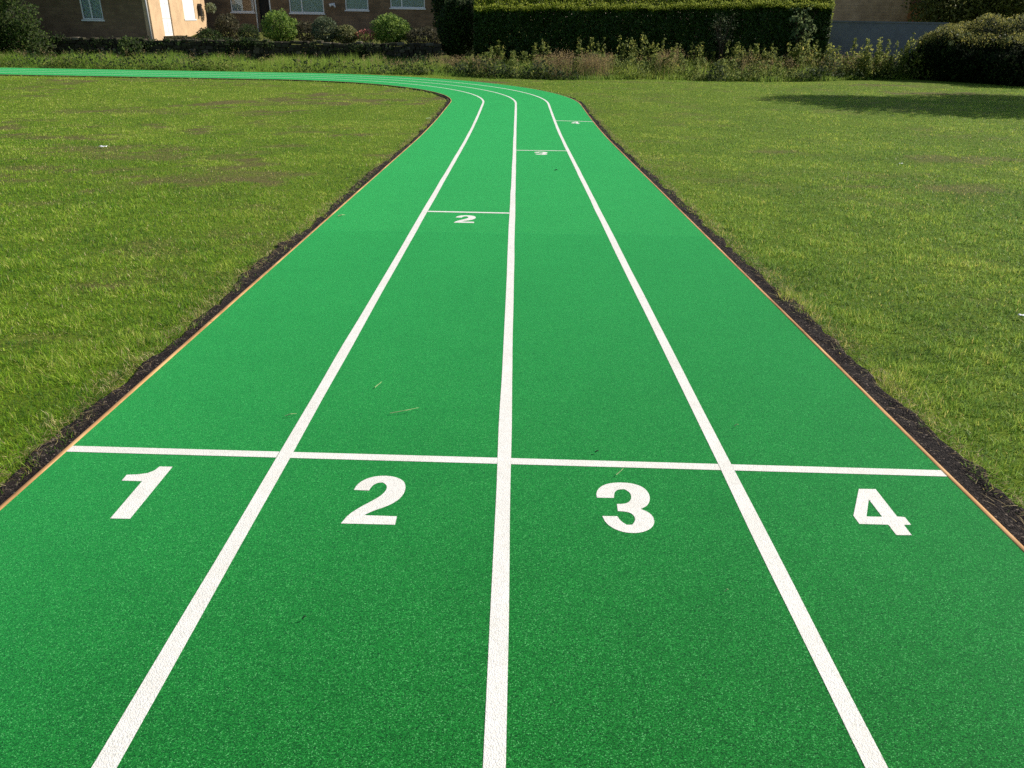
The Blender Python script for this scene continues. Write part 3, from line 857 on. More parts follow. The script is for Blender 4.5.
bank('bramble_bank', 'big dark bramble bank with a sunlit straw topped crest at the right edge', [(bx(932, 36.6), 36.6, .8, .9, 1.0), (bx(945, 36.3), 36.2, .9, 1.2, 1.35), (bx(957, 36.0), 35.9, 1.0, 1.4, 1.12), (bx(968, 36.2), 36.6, 1.0, 1.2, 1.45), (bx(980, 35.6), 35.4, 1.0, 1.5, 1.05), (bx(992, 35.8), 36.2, 1.1, 1.3, 1.75), (bx(1004, 35.4), 35.0, 1.1, 1.5, 1.20), (bx(1018, 35.4), 35.4, 1.2, 1.3, 1.75), (bx(1026, 34.0), 33.8, 1.3, 1.4, 1.10), (bx(1042, 35.2), 34.6, 1.5, 1.6, 1.75), (bx(1060, 34), 33.6, 1.5, 1.6, 1.35), (bx(1075, 35), 35.6, 1.9, 1.7, 1.8), (bx(1110, 35), 35, 1.9, 1.7, 1.9)], 60000, .12, BRAMBLE)

# ------------------------------------------------------------------ rough grass strip and weeds
def weedline(x):
    """front edge of the rough grass"""
    return np.interp(x, [-60, -24, -6, -2, 0, 3, 8, 12, 15, 17], [33.75, 33.75, 33.7, 33.2, 32.4, 32.6, 33.1, 34.2, 35.6, 36.0])
n = 95000
x = R.uniform(-29, 17.3, n); dep = R.uniform(0, 1, n) ** .8
y0 = weedline(x) + (fbm(x, 0 * x, 1.0, 81, 2) - .5) * .5
y1 = np.where(x < -2, 38.2, 37.3)
y = y0 + dep * (y1 - y0)
cl = fbm(x, y, .9, 83, 3); cl2 = fbm(x, y, 2.6, 87, 2)
dens = R.uniform(0, 1, n) < .35 + 1.1 * cl
x, y, cl, cl2, dep = x[dens], y[dens], cl[dens], cl2[dens], dep[dens]; n = len(x)
hh = (0.16 + 0.80 * cl ** 1.5 * R.uniform(.5, 1.2, n)) * (0.55 + 0.75 * sstep(0, .35, dep)) * (0.62 + .18 * sstep(-3, 2, x) ) * (.7 + .6 * cl2)
tint = .22 + .45 * R.beta(2, 2, n) + .45 * (cl2 - .5) + .12 * sstep(-2, 4, x)
tag(link('tall_grass', blades('tall_grass', x, y, terrain(x, y), hh, R.uniform(.010, .022, n), np.clip(R.normal(.35, .2, n), .02, 1), tint, WEED), WEED), 'strip of uncut rough grass between the track and the gardens', 'rough grass', kind='stuff')
# seed heads: thin stalks with a feathery spike
n = 6500
x = np.concatenate([R.uniform(-26, 17, n // 2), R.normal(2.2, 3.4, n // 2)]); x = np.clip(x, -28, 17)
y = weedline(x) + .25 + R.uniform(0, 1, len(x)) * 3.0
hh = (.40 + .60 * fbm(x, y, 1.2, 93, 2)) * R.uniform(.7, 1.15, len(x)) * (.75 + .35 * sstep(-3, 2, x))
keep = (fbm(x, y, 1.6, 95, 3) > .47) & (R.uniform(0, 1, len(x)) < .25 + .75 * sstep(-9, -1, x)); x, y, hh = x[keep], y[keep], hh[keep]
z = terrain(x, y); n = len(x)
stalk = blades('a', x, y, z, hh, np.full(n, .010), np.full(n, .15), R.uniform(.2, .8, n), SEED)
tag(link('seed_stalks', stalk, SEED), 'thin straw coloured stalks standing in the rough grass', 'grass stalks', kind='stuff')
P = np.repeat(np.stack([x, y, z + hh * .93], 1), 7, 0)
P += R.normal(0, 1, P.shape) * np.array([.035, .035, .085])
tag(leaf_cloud('seed_heads', P, .055, SEED, up=1.2, aspect=.4), 'pinkish brown grass seed heads above the rough strip', 'seed heads', kind='stuff')
# low broad leaves at the foot of the strip
n = 16000
x = R.uniform(-28, 16.5, n); y = weedline(x) + .05 + np.abs(R.normal(0, .5, n)); cl = fbm(x, y, .8, 97, 3)
k = cl > .50; x, y, cl = x[k], y[k], cl[k]
z = terrain(x, y) + R.uniform(.03, 1, len(x)) * (.15 + .9 * (cl - .48))
Pw = [np.stack([x, y, z], 1)]
for i in range(190):          # bushy weeds of many sizes
    cx_ = random.uniform(-24, 16.3) if i % 7 == 0 else random.uniform(-3, 16.3)
    cy_ = float(weedline(cx_)) + random.uniform(.25, 3.2); hh_ = random.uniform(.25, .7) + (.35 if cx_ > -2 else 0) * random.random()
    m_ = int(260 * hh_); rr_ = random.uniform(.18, .42)
    t_ = R.uniform(0, 1, m_) ** .8
    q_ = rr_ * (1.1 - t_ * .75)
    Pw.append(np.stack([cx_ + R.normal(0, 1, m_) * q_ * .6, cy_ + R.normal(0, 1, m_) * q_ * .5, float(terrain(cx_, cy_)) + .02 + t_ * hh_], 1))
Pw = np.concatenate(Pw)
tag(leaf_cloud('broadleaf_weeds', Pw, .085, NETTLE, R.beta(1.6, 2.6, len(Pw)), up=.5, aspect=.6), 'leafy low weeds scattered along the rough strip', 'weeds', kind='stuff')

n = 22000
x = R.uniform(-28, 16.8, n); y = weedline(x) - .05 + np.abs(R.normal(0, .8, n)); cl = fbm(x, y, 1.0, 99, 3)
k = (cl > .48) & (R.uniform(0, 1, len(x)) < .25 + .75 * sstep(-7, -1, x)); x, y, cl = x[k], y[k], cl[k]
z = terrain(x, y) + R.uniform(.02, 1, len(x)) * (.18 + 2.4 * (cl - .48))
tag(leaf_cloud('ground_cover', np.stack([x, y, z], 1), .10, DARKLEAF, up=.5, aspect=.7), 'dark leafy ground cover among the rough grass', 'ground cover', kind='stuff')

def weed(px, py_top, Y, nst, spread, label, mat=NETTLE, leaf=.125, per=60, name='weed_clump', cat='weed'):
    c = at(px, 60, Y); zt = at(px, py_top, Y).z; zb = float(terrain(c.x, Y))
    root = empty(name, (c.x, Y, zb)); tag(root, label, cat, 'tall weeds in front of the hedge and garden wall')
    mb = MB(); Ps = []
    for i in range(int(nst * 1.5)):
        a = random.uniform(0, 6.28); q = random.uniform(0, 1) ** .6 * spread * 1.35
        b0 = Vector((c.x + q * math.cos(a), Y + q * .7 * math.sin(a), zb - .03))
        hgt = (zt - zb) * random.uniform(.5, 1.08)
        e = b0 + Vector((random.uniform(-.12, .12), random.uniform(-.12, .12), hgt))
        mb.tube(b0, e, .010, .004, 5)
        for k in range(per):
            t = random.uniform(.15, 1.0)
            p = b0.lerp(e, t); rr = .16 * (1.15 - t)
            Ps.append((p.x + random.gauss(0, rr), p.y + random.gauss(0, rr), p.z))
    mb.build('stems', STEM, root)
    leaf_cloud('leaves', np.array(Ps), leaf, mat, parent=root, up=.3, aspect=.5)
    return root
WD = [
 (503, 42, 36.0, 9, .5, 'tall leafy weeds right of the tall dark bush, before the hedge'),
 (536, 40, 36.2, 8, .45, 'yellow green weeds in front of the left third of the hedge'),
 (590, 37, 36.4, 8, .45, 'narrow leafy weed clump left of the brightest weeds'),
 (632, 33, 36.4, 13, .6, 'bright green upright weeds before the middle of the hedge'),
 (662, 40, 36.2, 8, .5, 'shorter brownish weed clump right of the brightest weeds'),
 (700, 42, 36.2, 10, .6, 'broad dark weed clump left of the bare twiggy sapling'),
 (738, 40, 36.0, 12, .6, 'leafy weed clump at the foot of the bare twiggy sapling'),
 (765, 43, 36.0, 10, .5, 'olive weed clump between the twiggy sapling and the pale sapling'),
 (803, 38, 36.1, 14, .6, 'sunlit weed clump just below the pale leaved sapling'),
 (832, 40, 36.0, 12, .5, 'yellowish weeds at the right end of the hedge'),
 (862, 38, 36.1, 14, .55, 'tallest sunlit weeds in front of the blue grey wall'),
 (890, 38, 36.1, 14, .55, 'bushy sunlit weeds at the right half of the blue grey wall'),
 (912, 34, 36.4, 10, .45, 'darker nettles between the blue grey wall and the bramble bank'),
 (928, 42, 36.2, 9, .4, 'shaded nettles against the bramble bank'),
]
for a in WD: weed(*a)

def sapling(name, label, px, py0, Y, mat, leaf, nl, spread, twigs):
    c = at(px, 40, Y); zt = at(px, py0, Y).z; zb = float(terrain(c.x, Y))
    root = empty(name, (c.x, Y, zb)); tag(root, label, 'sapling')
    mb = MB(); tips = []
    for i in range(twigs):
        a = random.uniform(0, 6.28); q = random.uniform(.2, 1) * spread
        b0 = Vector((c.x, Y, zb - .05)); e = Vector((c.x + q * math.cos(a), Y + q * math.sin(a) * .6, zb + (zt - zb) * random.uniform(.55, 1)))
        m_ = b0.lerp(e, .5) + Vector((-.3 * (e.x - c.x) , 0, .15))
        mb.tube(b0, m_, .02, .012, 5); mb.tube(m_, e, .012, .004, 5)
        for k in range(5):
            f = m_.lerp(e, random.uniform(.1, 1)); f2 = f + Vector((random.uniform(-.2, .2), random.uniform(-.15, .15), random.uniform(.05, .3)))
            mb.tube(f, f2, .006, .003, 4); tips.append(f2)
    mb.build('branches', BARK, root)
    P = np.array([tips[random.randrange(len(tips))] + Vector((random.gauss(0, .08), random.gauss(0, .08), random.gauss(0, .07))) for _ in range(nl)])
    leaf_cloud('leaves', P, leaf, mat, parent=root, up=.1)
sapling('sapling', 'pale leaved sapling standing before the right end of the hedge', 800, 4, 36.9, PALELEAF, .15, 420, .75, 11)
sapling('sapling', 'bare twiggy grey sapling in front of the dark hedge', 722, 12, 36.7, GREYLEAF, .06, 420, .55, 14)

# ------------------------------------------------------------------ walls and houses
def stone_wall():
    x0, x1 = at(-60, 45, 38.6).x, at(437, 45, 38.6).x
    root = None
    V, Fc = [], []
    rs = random.Random(5)
    zb = float(g(38)) - .1
    z = zb; hs = [.20, .17, .16, .15, .14, .13, .12]
    for ci, hgt in enumerate(hs):
        x = x0
        while x < x1:
            w = rs.uniform(.12, .42); n0 = len(V)
            zoff = rs.uniform(-.02, .02) + (rs.uniform(-.04, .05) if ci == len(hs) - 1 else 0)
            for (a, b, c) in ((0, 0, 0), (1, 0, 0), (1, 1, 0), (0, 1, 0), (0, 0, 1), (1, 0, 1), (1, 1, 1), (0, 1, 1)):
                V.append((x + a * (w - .02) + rs.uniform(-.02, .02), 38.5 + b * .42 + rs.uniform(-.035, .035), z + zoff + (hgt + .015 if c else 0) * rs.uniform(.9, 1.05) + .006))
            for q in ((0, 3, 2, 1), (4, 5, 6, 7), (0, 1, 5, 4), (1, 2, 6, 5), (2, 3, 7, 6), (3, 0, 4, 7)): Fc.append([n0 + i for i in q])
            x += w
        z += hgt
    me = py_mesh('stone_wall', V, Fc)
    o = link('stone_wall', me, STONE)
    bv = o.modifiers.new('soft', 'BEVEL'); bv.width = .03; bv.segments = 2
    tag(o, 'low dry stone garden wall with mossy dark stones below the two houses', 'garden wall')
stone_wall()

Pw = []
for i in range(70):
    cx_ = random.uniform(at(-40, 45, 38.4).x, at(437, 45, 38.4).x); top_ = random.random() < .6
    zc_ = float(g(38)) + (random.uniform(.75, 1.0) if top_ else random.uniform(.15, .7)); m_ = random.randint(20, 90)
    Pw.append(np.stack([cx_ + R.normal(0, random.uniform(.08, .35), m_), 38.44 + R.normal(0, .06, m_) + (.2 if top_ else 0) * R.uniform(-1, 1, m_), zc_ + R.normal(0, .09, m_)], 1))
Pw = np.concatenate(Pw)
tag(leaf_cloud('wall_creepers', Pw, .085, DARKLEAF, R.beta(1.5, 1.8, len(Pw)), up=.4, aspect=.8), 'small creepers and mossy tufts growing over the stone garden wall', 'creepers', kind='stuff')

def wall_sheet(mb, axis_, plane, depth, u0, u1, z0, z1, holes):
    """a wall slab with real openings; axis 'y': lies in the plane y=plane and runs along x; axis 'x': runs along y. depth is signed (inwards)"""
    us = sorted({u0, u1, *[h[0] for h in holes], *[h[1] for h in holes]}); zs = sorted({z0, z1, *[h[2] for h in holes], *[h[3] for h in holes]})
    def solid(i, j):
        if i < 0 or j < 0 or i >= len(us) - 1 or j >= len(zs) - 1: return False
        uc, zc = (us[i] + us[i + 1]) / 2, (zs[j] + zs[j + 1]) / 2
        return not any(h[0] < uc < h[1] and h[2] < zc < h[3] for h in holes)
    def pt(u, d, z): return (u, plane + d, z) if axis_ == 'y' else (plane + d, u, z)
    def quad(p):
        n = len(mb.v); mb.v += p; mb.f.append([n, n + 1, n + 2, n + 3])
    for i in range(len(us) - 1):
        for j in range(len(zs) - 1):
            if not solid(i, j): continue
            a, b, c, d = us[i], us[i + 1], zs[j], zs[j + 1]
            quad([pt(a, 0, c), pt(b, 0, c), pt(b, 0, d), pt(a, 0, d)])
            quad([pt(a, depth, c), pt(a, depth, d), pt(b, depth, d), pt(b, depth, c)])
            if not solid(i - 1, j): quad([pt(a, 0, c), pt(a, 0, d), pt(a, depth, d), pt(a, depth, c)])
            if not solid(i + 1, j): quad([pt(b, 0, c), pt(b, depth, c), pt(b, depth, d), pt(b, 0, d)])
            if not solid(i, j - 1): quad([pt(a, 0, c), pt(a, depth, c), pt(b, depth, c), pt(b, 0, c)])
            if not solid(i, j + 1): quad([pt(a, 0, d), pt(b, 0, d), pt(b, depth, d), pt(a, depth, d)])

def build_raw(mb, name, mat, parent):
    me = py_mesh(name, mb.v, mb.f)
    bm = bmesh.new(); bm.from_mesh(me); bmesh.ops.remove_doubles(bm, verts=bm.verts, dist=1e-4); bmesh.ops.recalc_face_normals(bm, faces=bm.faces); bm.to_mesh(me); bm.free()
    o = link(name, me, mat, parent)
    if parent is not None: o.matrix_parent_inverse = Matrix.Translation(-Vector(parent.location))
    return o

def window(parent, axis_, plane, inw, u0, u1, z0, z1, mullions=(), curtain=CURTAIN, name='window', cfrac=1.0):
    """frame, pane, sill and net curtain set in an opening; inw = +1/-1 direction indoors"""
    t = .06
    def bxs(mb, a, b, d0, d1, c, d):
        lo, hi = sorted((plane + inw * d0, plane + inw * d1))
        if axis_ == 'y': mb.box(a, b, lo, hi, c, d)
        else: mb.box(lo, hi, a, b, c, d)
    f = MB()
    bxs(f, u0 + .004, u1 - .004, .03, .10, z0 + .004, z0 + t); bxs(f, u0 + .004, u1 - .004, .03, .10, z1 - t, z1 - .004)
    bxs(f, u0 + .004, u0 + t, .03, .10, z0 + t, z1 - t); bxs(f, u1 - t, u1 - .004, .03, .10, z0 + t, z1 - t)
    for m_ in mullions:
        um = u0 + (u1 - u0) * m_; bxs(f, um - t * .5, um + t * .5, .035, .095, z0 + t, z1 - t)
    fo = f.build(name, WHITE, parent)
    def sub(mb, nm, mat):
        o = mb.build(nm, mat); o.parent = fo; o.matrix_parent_inverse = fo.matrix_world.inverted() if False else Matrix.Translation(-Vector(parent.location)) @ Matrix.Identity(4)
        o.matrix_parent_inverse = (Matrix.Translation(Vector(parent.location)) @ fo.matrix_parent_inverse).inverted() @ Matrix.Identity(4)
        return o
    p = MB(); bxs(p, u0 + t + .002, u1 - t - .002, .06, .066, z0 + t + .002, z1 - t - .002); sub(p, 'pane', GLASS)
    s = MB(); bxs(s, u0 - .05, u1 + .05, -.05, .028, z0 - .07, z0 - .004); sub(s, 'sill', WHITE)
    # pleated net curtain
    c = MB(); nfold = max(6, int((u1 - u0) / .09)); k0 = len(c.v)
    U1 = u0 + (u1 - u0) * cfrac
    for i in range(nfold * 2 + 1):
        u = u0 + .07 + (U1 - u0 - .14) * i / (nfold * 2); d_ = .125 + (.012 if i % 2 else -.012)
        for zz in (z0 + .07, z1 - .07):
            c.v.append((u, plane + inw * d_, zz) if axis_ == 'y' else (plane + inw * d_, u, zz))
    for i in range(nfold * 2): c.f.append([2 * i, 2 * i + 2, 2 * i + 3, 2 * i + 1])
    sub(c, 'curtain', curtain)
    return fo

def gable_roof(mb, x0, x1, y0, y1, ze, rise, over=.35, th=.16):
    ym = (y0 + y1) / 2; k = rise / (ym - y0)
    a, b = (y0 - over, ze - over * k), (ym, ze + rise); c = (y1 + over, ze - over * k)
    mb.prism([(a[0], a[1]), (b[0], b[1]), (c[0], c[1]), (c[0], c[1] + th), (b[0], b[1] + th), (a[0], a[1] + th)], 'x', x0 - over, x1 + over)

# --- left house
LY = 40.2
LX1 = at(154, 36, LY).x; LX0 = LX1 - 13.0; LY1 = at_x(207, 22, LX1).y
gzL = float(terrain(LX1, LY)) - .15; eL = gzL + 3.0
LH = empty('house', ((LX0 + LX1) / 2, LY, gzL)); tag(LH, 'left house with a dark stone front and a sunlit peach side wall', 'house')
w0, w1 = at(82.5, 18, LY).x, at(103.5, 18, LY).x; wz = at(93, 19.5, LY).z
mb = MB()
winL = (w0, w1, wz, wz + 1.25); winL2 = (LX0 + 2, LX0 + 3.8, wz, wz + 1.25)
wall_sheet(mb, 'y', LY, .3, LX0, LX1 - .302, gzL, eL, [winL, winL2])
mb.box(LX0 - .0, LX1 - .302, LY1 - .3, LY1, gzL, eL); mb.box(LX0, LX0 + .3, LY + .302, LY1 - .302, gzL, eL)
build_raw(mb, 'wall', BRICK_DARK, LH)
# side wall, facing the sun
dY0, dY1 = at_x(163.5, 25, LX1).y, at_x(172.8, 25, LX1).y; dz = float(at_x(168, 36, LX1).z)
vY0, vY1 = at_x(183.5, 10, LX1).y, at_x(194.5, 10, LX1).y; vz = at_x(189, 19, LX1).z
mb = MB()
wall_sheet(mb, 'x', LX1, -.3, LY, LY1, gzL, eL, [(dY0, dY1, dz, dz + 2.1), (vY0, vY1, vz, vz + 1.2)])
ym = (LY + LY1) / 2
mb.prism([(LY, eL + .002), (LY1, eL + .002), (ym, eL + 1.72)], 'x', LX1 - .3, LX1)
build_raw(mb, 'side_wall', RENDER_PEACH, LH)
mb = MB(); mb.prism([(LY, eL + .002), (LY1, eL + .002), (ym, eL + 1.72)], 'x', LX0, LX0 + .3); mb.build('gable', BRICK_DARK, LH)
mb = MB(); gable_roof(mb, LX0, LX1, LY, LY1, eL + .03, 1.75); mb.build('roof', ROOF, LH)
window(LH, 'y', LY, 1, *winL, (.45,)); window(LH, 'y', LY, 1, *winL2, (.5,))
mb = MB(); mb.box(LX1 - .09, LX1 - .02, vY0 + .005, vY1 - .005, vz + .005, vz + 1.195); mb.box(LX1 - .019, LX1 + .03, vY0 - .06, vY1 + .06, vz - .07, vz - .002)
mb.build('white_window_panel', WHITE, LH)  # solid white panel added in place of glass to show the window sunlit
mb = MB(); mb.box(LX1 - .14, LX1 - .06, dY0 + .01, dY1 - .01, dz + .005, dz + 2.09)
for k in range(2):
    for q in range(3): mb.box(LX1 - .06, LX1 - .045, dY0 + .12 + k * (dY1 - dY0 - .12) / 2, dY0 + .02 + (k + 1) * (dY1 - dY0 - .08) / 2, dz + .15 + q * .64, dz + .68 + q * .64)
dr = mb.build('door', WHITE, LH)
mb = MB(); mb.box(LX1 + .002, LX1 + .5, dY0 - .2, dY1 + .2, gzL, dz); mb.build('doorstep', STONE, LH)
xp = at(150.5, 30, LY - .06).x
mb = MB(); mb.tube((xp, LY - .07, gzL), (xp, LY - .07, eL), .035, .035, 10); mb.build('downpipe', GREYP, LH, True)
mb = MB(); mb.box(LX0 - .3, LX1 + .3, LY - .42, LY - .30, eL - .12, eL - .02); mb.build('gutter', GREYP, LH)
lp = at_x(198.2, 11, LX1)
mb = MB(); mb.box(LX1, LX1 + .10, lp.y - .03, lp.y + .03, lp.z + .28, lp.z + .34); mb.box(LX1 + .05, LX1 + .19, lp.y - .08, lp.y + .08, lp.z - .25, lp.z + .25)
mb.prism([(lp.y - .11, lp.z + .25), (lp.y + .11, lp.z + .25), (lp.y, lp.z + .36)], 'x', LX1 + .02, LX1 + .22); mb.build('wall_lantern', DARKMETAL, LH)
# hanging basket on the far corner of the side wall
hb = at(204.5, 8, LY1 - .5)
HB = empty('hanging_basket', (LX1 + .45, LY1 - .4, hb.z - .2)); tag(HB, 'round hanging basket of pale flowers on the corner of the peach wall', 'hanging basket')
P, d = blob_points((LX1 + .45, LY1 - .4, hb.z), (.30, .30, .26), 500, .2, 8, .6); leaf_cloud('flowers', P, .09, GREYLEAF, np.clip(R.normal(.85, .15, 500), 0, 1), HB, outward=d)
mb = MB()
for i in range(10):
    a = 2 * math.pi * i / 10; mb.tube((LX1 + .45 + .24 * math.cos(a), LY1 - .4 + .24 * math.sin(a), hb.z - .02), (LX1 + .45 + .05 * math.cos(a), LY1 - .4 + .05 * math.sin(a), hb.z - .24), .008, .008, 5)
mb.tube((LX1 + .45, LY1 - .4, hb.z + .02), (LX1 + .45, LY1 - .4, hb.z + .55), .006, .006, 5); mb.tube((LX1 + .003, LY1 - .4, hb.z + .55), (LX1 + .47, LY1 - .4, hb.z + .55), .012, .012, 6)
mb.build('basket', DARKMETAL, HB)
# dark planter against the side wall
pt_ = at_x(203, 32, LX1)
mb = MB(); mb.prism([(LX1 + .15, pt_.z - .35), (LX1 + .50, pt_.z - .35), (LX1 + .58, pt_.z + .06), (LX1 + .52, pt_.z + .06), (LX1 + .45, pt_.z - .25), (LX1 + .20, pt_.z - .25), (LX1 + .13, pt_.z + .06), (LX1 + .07, pt_.z + .06)], 'y', pt_.y - .5, pt_.y + .3)
tag(mb.build('planter', DARKMETAL), 'dark planter trough at the foot of the peach side wall', 'planter')

# --- long house behind the garden
MY = LY1 + 1.7
MX0, MX1 = at(207, 20, MY).x - 1.6, at(447, 20, MY).x
gzM = float(terrain(MX0, MY)) - .2; eM = gzM + 3.5
MH = empty('house', ((MX0 + MX1) / 2, MY, gzM)); tag(MH, 'long brown stone house with white framed windows behind the garden shrubs', 'house')
def wx(px): return at(px, 8, MY).x
holes = []
W = [(231, 254, 12, (), .55), (289.5, 324, 13, (.36,), 1), (345.5, 368.5, 10, (), 1), (390.5, 425, 8, (.33,), 1)]
for a, b, s, mu, cf in W:
    z = at((a + b) / 2, s, MY).z; holes.append((wx(a), wx(b), z, gzM + 2.75))
dz = gzM + .25; door = (wx(258.5), wx(271), dz, gzM + 2.75); holes.append(door)
mb = MB(); wall_sheet(mb, 'y', MY, .3, MX0, MX1, gzM, eM, holes)
mb.box(MX0, MX1, MY + 6.5, MY + 6.8, gzM, eM); mb.box(MX0, MX0 + .3, MY + .302, MY + 6.498, gzM, eM); mb.box(MX1 - .3, MX1, MY + .302, MY + 6.498, gzM, eM)
build_raw(mb, 'wall', BRICK_DARK, MH)
mb = MB()
for xx in (MX0, MX1 - .3):
    mb = MB(); mb.prism([(MY, eM + .002), (MY + 6.8, eM + .002), (MY + 3.4, eM + 1.5)], 'x', xx, xx + .3); mb.build('gable', BRICK_DARK, MH)
mb = MB(); gable_roof(mb, MX0, MX1, MY, MY + 6.8, eM + .03, 1.5); mb.build('roof', ROOF, MH)
for (a, b, s, mu, cf), h in zip(W, holes): window(MH, 'y', MY, 1, *h, mu, CURTAIN, cfrac=cf)
mb = MB(); mb.box(door[0] + .02, door[1] - .10, MY + .20, MY + .25, dz, door[3] - .02); mb.build('door', DARK, MH)
mb = MB(); mb.box(door[1] - .09, door[1] - .02, MY + .02, MY + .12, dz, door[3] - .004); mb.build('door_frame', WHITE, MH)
for px in (256.2, 443.5):
    xx = wx(px) if px < 300 else MX1 - .12
    mb = MB(); mb.tube((xx, MY - .08, gzM), (xx, MY - .08, eM), .04, .04, 10); mb.build('downpipe', WHITE, MH, True)
lp = at(334, 5, MY)
mb = MB(); mb.box(lp.x - .05, lp.x + .05, MY - .10, MY - .002, lp.z - .02, lp.z + .10); mb.tube((lp.x, MY - .10, lp.z + .05), (lp.x - .20, MY - .24, lp.z - .02), .05, .09, 10); mb.tube((lp.x, MY - .10, lp.z + .05), (lp.x + .10, MY - .22, lp.z - .10), .04, .06, 10)
mb.build('wall_lamp', WHITE, MH)
mb = MB(); mb.box(MX0 + .02, MX1 - .02, MY - .46, MY - .34, eM - .10, eM); mb.build('gutter', GREYP, MH)
# dim room behind the glass
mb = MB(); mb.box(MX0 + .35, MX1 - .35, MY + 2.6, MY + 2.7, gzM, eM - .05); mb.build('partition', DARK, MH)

# --- right house above the blue-grey wall
RY = 44.5
RX0, RX1 = at(800, 10, RY).x, at(909, 8, RY).x
gzR = float(terrain(RX0, RY)) - .2
RH = empty('house', ((RX0 + RX1) / 2, RY, gzR)); tag(RH, 'house with a plain tan stone end wall right of the hedge', 'house')
mb = MB(); mb.box(RX0 - 4, RX1, RY, RY + 7, gzR, gzR + 4.6); mb.build('wall', BRICK_TAN, RH)
mb = MB(); gable_roof(mb, RX0 - 4, RX1, RY, RY + 7, gzR + 4.62, 1.8); mb.build('roof', ROOF, RH)
mb = MB(); mb.box(RX1 + .004, RX1 + 3.2, RY + 2.2, RY + 6.6, gzR, gzR + 3.4); mb.build('wing', BRICK_DARK, RH)
mb = MB(); mb.box(RX1 + .01, RX1 + 3.5, RY + 1.9, RY + 6.5, gzR + 3.402, gzR + 3.55); mb.build('wing_roof', ROOF, RH)
GY_ = 39.6
a_, b_ = at(815, 30, GY_).x, at(946, 30, GY_).x; zt = at(865, 21, GY_).z; zb = float(terrain(a_, GY_)) - .1
BW = empty('garden_wall', ((a_ + b_) / 2, GY_, zb)); tag(BW, 'smooth blue grey rendered garden wall right of the long hedge', 'garden wall')
mb = MB(); mb.box(a_, b_, GY_, GY_ + .22, zb, zt - .07); mb.build('wall', RENDER_BLUE, BW)
mb = MB(); mb.box(a_ - .03, b_ + .03, GY_ - .03, GY_ + .25, zt - .068, zt); mb.build('coping', RENDER_BLUE, BW)

# ------------------------------------------------------------------ small things
def gp(px, py):
    a, b, c = ray(px, py); ys = np.linspace(.5, 60, 20000); k = int(np.argmax(H + c * ys / b - g(ys) < 0)); return a / b * ys[k], ys[k]
def bit(px0, py0, px1, py1, w, label, mat):
    (xa, ya), (xb, yb) = gp(px0, py0), gp(px1, py1)
    a = Vector((xa, ya, float(g(ya)) + .009)); b = Vector((xb, yb, float(g(yb)) + .012)); m_ = a.lerp(b, .5) + Vector((0, 0, .008)) + (b - a).cross(Vector((0, 0, 1))) * .12
    mb = MB(); mb.tube(a, m_, w, w * .8, 5); mb.tube(m_, b, w * .8, w * .3, 5)
    tag(mb.build('dry_stem', mat), label, 'grass stem', 'dry grass stems dropped on the track')
STR = simple('dry_stem_straw', (0.34, 0.44, 0.20), .8, .2, 40)
bit(390, 415, 419, 410, .0022, 'longest pale dry grass stem in lane 2 just beyond the start line', STR)
bit(375, 389, 382, 384, .0020, 'short dry grass stem in lane 2 beyond the longest stem', STR)
bit(285, 418, 297, 416, .0020, 'dry grass stem beside the line between lanes 1 and 2', STR)
bit(338, 217, 345, 216, .006, 'pale stem near the left edging in lane 1, level with the far 2', STR)
bit(616, 477, 623, 471, .0018, 'thin stem just above the painted 3 in lane 3', STR)
bit(734, 428, 738, 427, .0025, 'tiny pale stem in lane 4 near the line beside lane 3', STR)
bit(555, 170.6, 558, 171, .007, 'dark leaf scrap far up lane 3', DARKMETAL)
bit(595, 454, 599, 454, .003, 'tiny dark scrap in lane 3 just beyond the start line', DARKMETAL)
bit(303, 621.5, 307, 620.5, .0022, 'tiny dark scrap near the bottom of lane 2', DARKMETAL)
bit(724, 594, 728, 593, .002, 'tiny straw scrap right of the painted 3', STR)
bit(426, 119, 431, 118.5, .012, 'scrap of straw far up lane 1 before the bend', STR)
def scrap(px, py, s, label):
    x, y = gp(px, py); z = float(terrain(x, y)) + .045
    V = []; 
    for i in range(7):
        for j in range(5): V.append((x + (i / 6 - .5) * s, y + (j / 4 - .5) * s * .6, z - .01 + .07 * s * math.sin(i * 1.3) * math.cos(j * 1.7)))
    F_ = [[i * 5 + j, (i + 1) * 5 + j, (i + 1) * 5 + j + 1, i * 5 + j + 1] for i in range(6) for j in range(4)]
    o = link('litter_scrap', py_mesh('litter_scrap', V, F_, True), WHITE); sd = o.modifiers.new('t', 'SOLIDIFY'); sd.thickness = .003
    tag(o, label, 'litter')
scrap(103, 148, .12, 'crumpled white litter scrap on the left lawn')
scrap(1022, 317, .045, 'small white scrap at the right edge of the right lawn')
scrap(901, 163, .06, 'tiny white scrap in front of the worn patch on the right lawn')

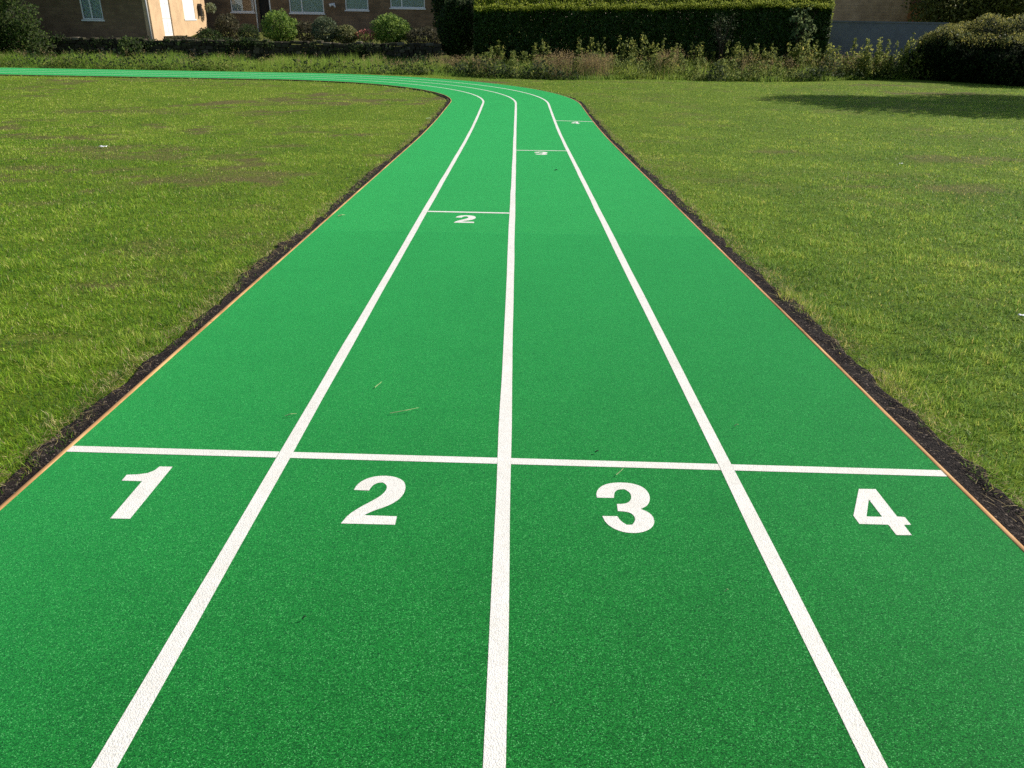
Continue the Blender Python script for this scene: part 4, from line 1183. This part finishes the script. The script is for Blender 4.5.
# ------------------------------------------------------------------ light, sky, camera
AZ = math.radians(70)         # clockwise from +Y (straight up the track) towards +X
EL = math.radians(36)
sv = Vector((math.sin(AZ) * math.cos(EL), math.cos(AZ) * math.cos(EL), math.sin(EL)))
sun = bpy.data.lights.new('sun', 'SUN'); sun.energy = 4.4; sun.angle = math.radians(.53); sun.color = (1.0, .93, .80)
so = bpy.data.objects.new('sun', sun); C.objects.link(so); so.rotation_euler = sv.to_track_quat('Z', 'Y').to_euler()
w = bpy.data.worlds.new('World'); S.world = w; w.use_nodes = True
nt = w.node_tree; nt.nodes.clear()
sky = nt.nodes.new('ShaderNodeTexSky'); sky.sky_type = 'NISHITA'; sky.sun_disc = False
sky.sun_elevation = EL; sky.sun_rotation = AZ; sky.altitude = 150; sky.air_density = 1.0; sky.dust_density = 1.5
bg = nt.nodes.new('ShaderNodeBackground'); bg.inputs[1].default_value = .09
ow = nt.nodes.new('ShaderNodeOutputWorld'); nt.links.new(sky.outputs[0], bg.inputs[0]); nt.links.new(bg.outputs[0], ow.inputs[0])

cam = bpy.data.cameras.new('camera'); co = bpy.data.objects.new('camera', cam); C.objects.link(co)
cam.sensor_fit = 'HORIZONTAL'; cam.sensor_width = 36; cam.lens = 36 * F / 1024; cam.clip_start = .05; cam.clip_end = 6000
f_ = Vector((0, math.cos(PITCH), -math.sin(PITCH))); u_ = Vector((0, math.sin(PITCH), math.cos(PITCH))); r_ = Vector((1, 0, 0))
# the picture is turned clockwise by ROLL
c_, s_ = math.cos(ROLL), math.sin(ROLL)
ru = r_ * c_ + u_ * s_; uu = u_ * c_ - r_ * s_
M = Matrix(((ru.x, uu.x, -f_.x), (ru.y, uu.y, -f_.y), (ru.z, uu.z, -f_.z))).to_4x4(); M.translation = Vector((0, 0, H))
co.matrix_world = M
S.camera = co
S.view_settings.view_transform = 'Standard'; S.view_settings.look = 'None'; S.view_settings.exposure = 0.42; S.view_settings.gamma = 1.0
S.view_settings.use_curve_mapping = False
S.render.engine = 'CYCLES'
S.cycles.max_bounces = 6; S.cycles.diffuse_bounces = 3; S.cycles.transmission_bounces = 3; S.cycles.transparent_max_bounces = 6
S.cycles.use_denoising = False
S.cycles.sample_clamp_indirect = 6
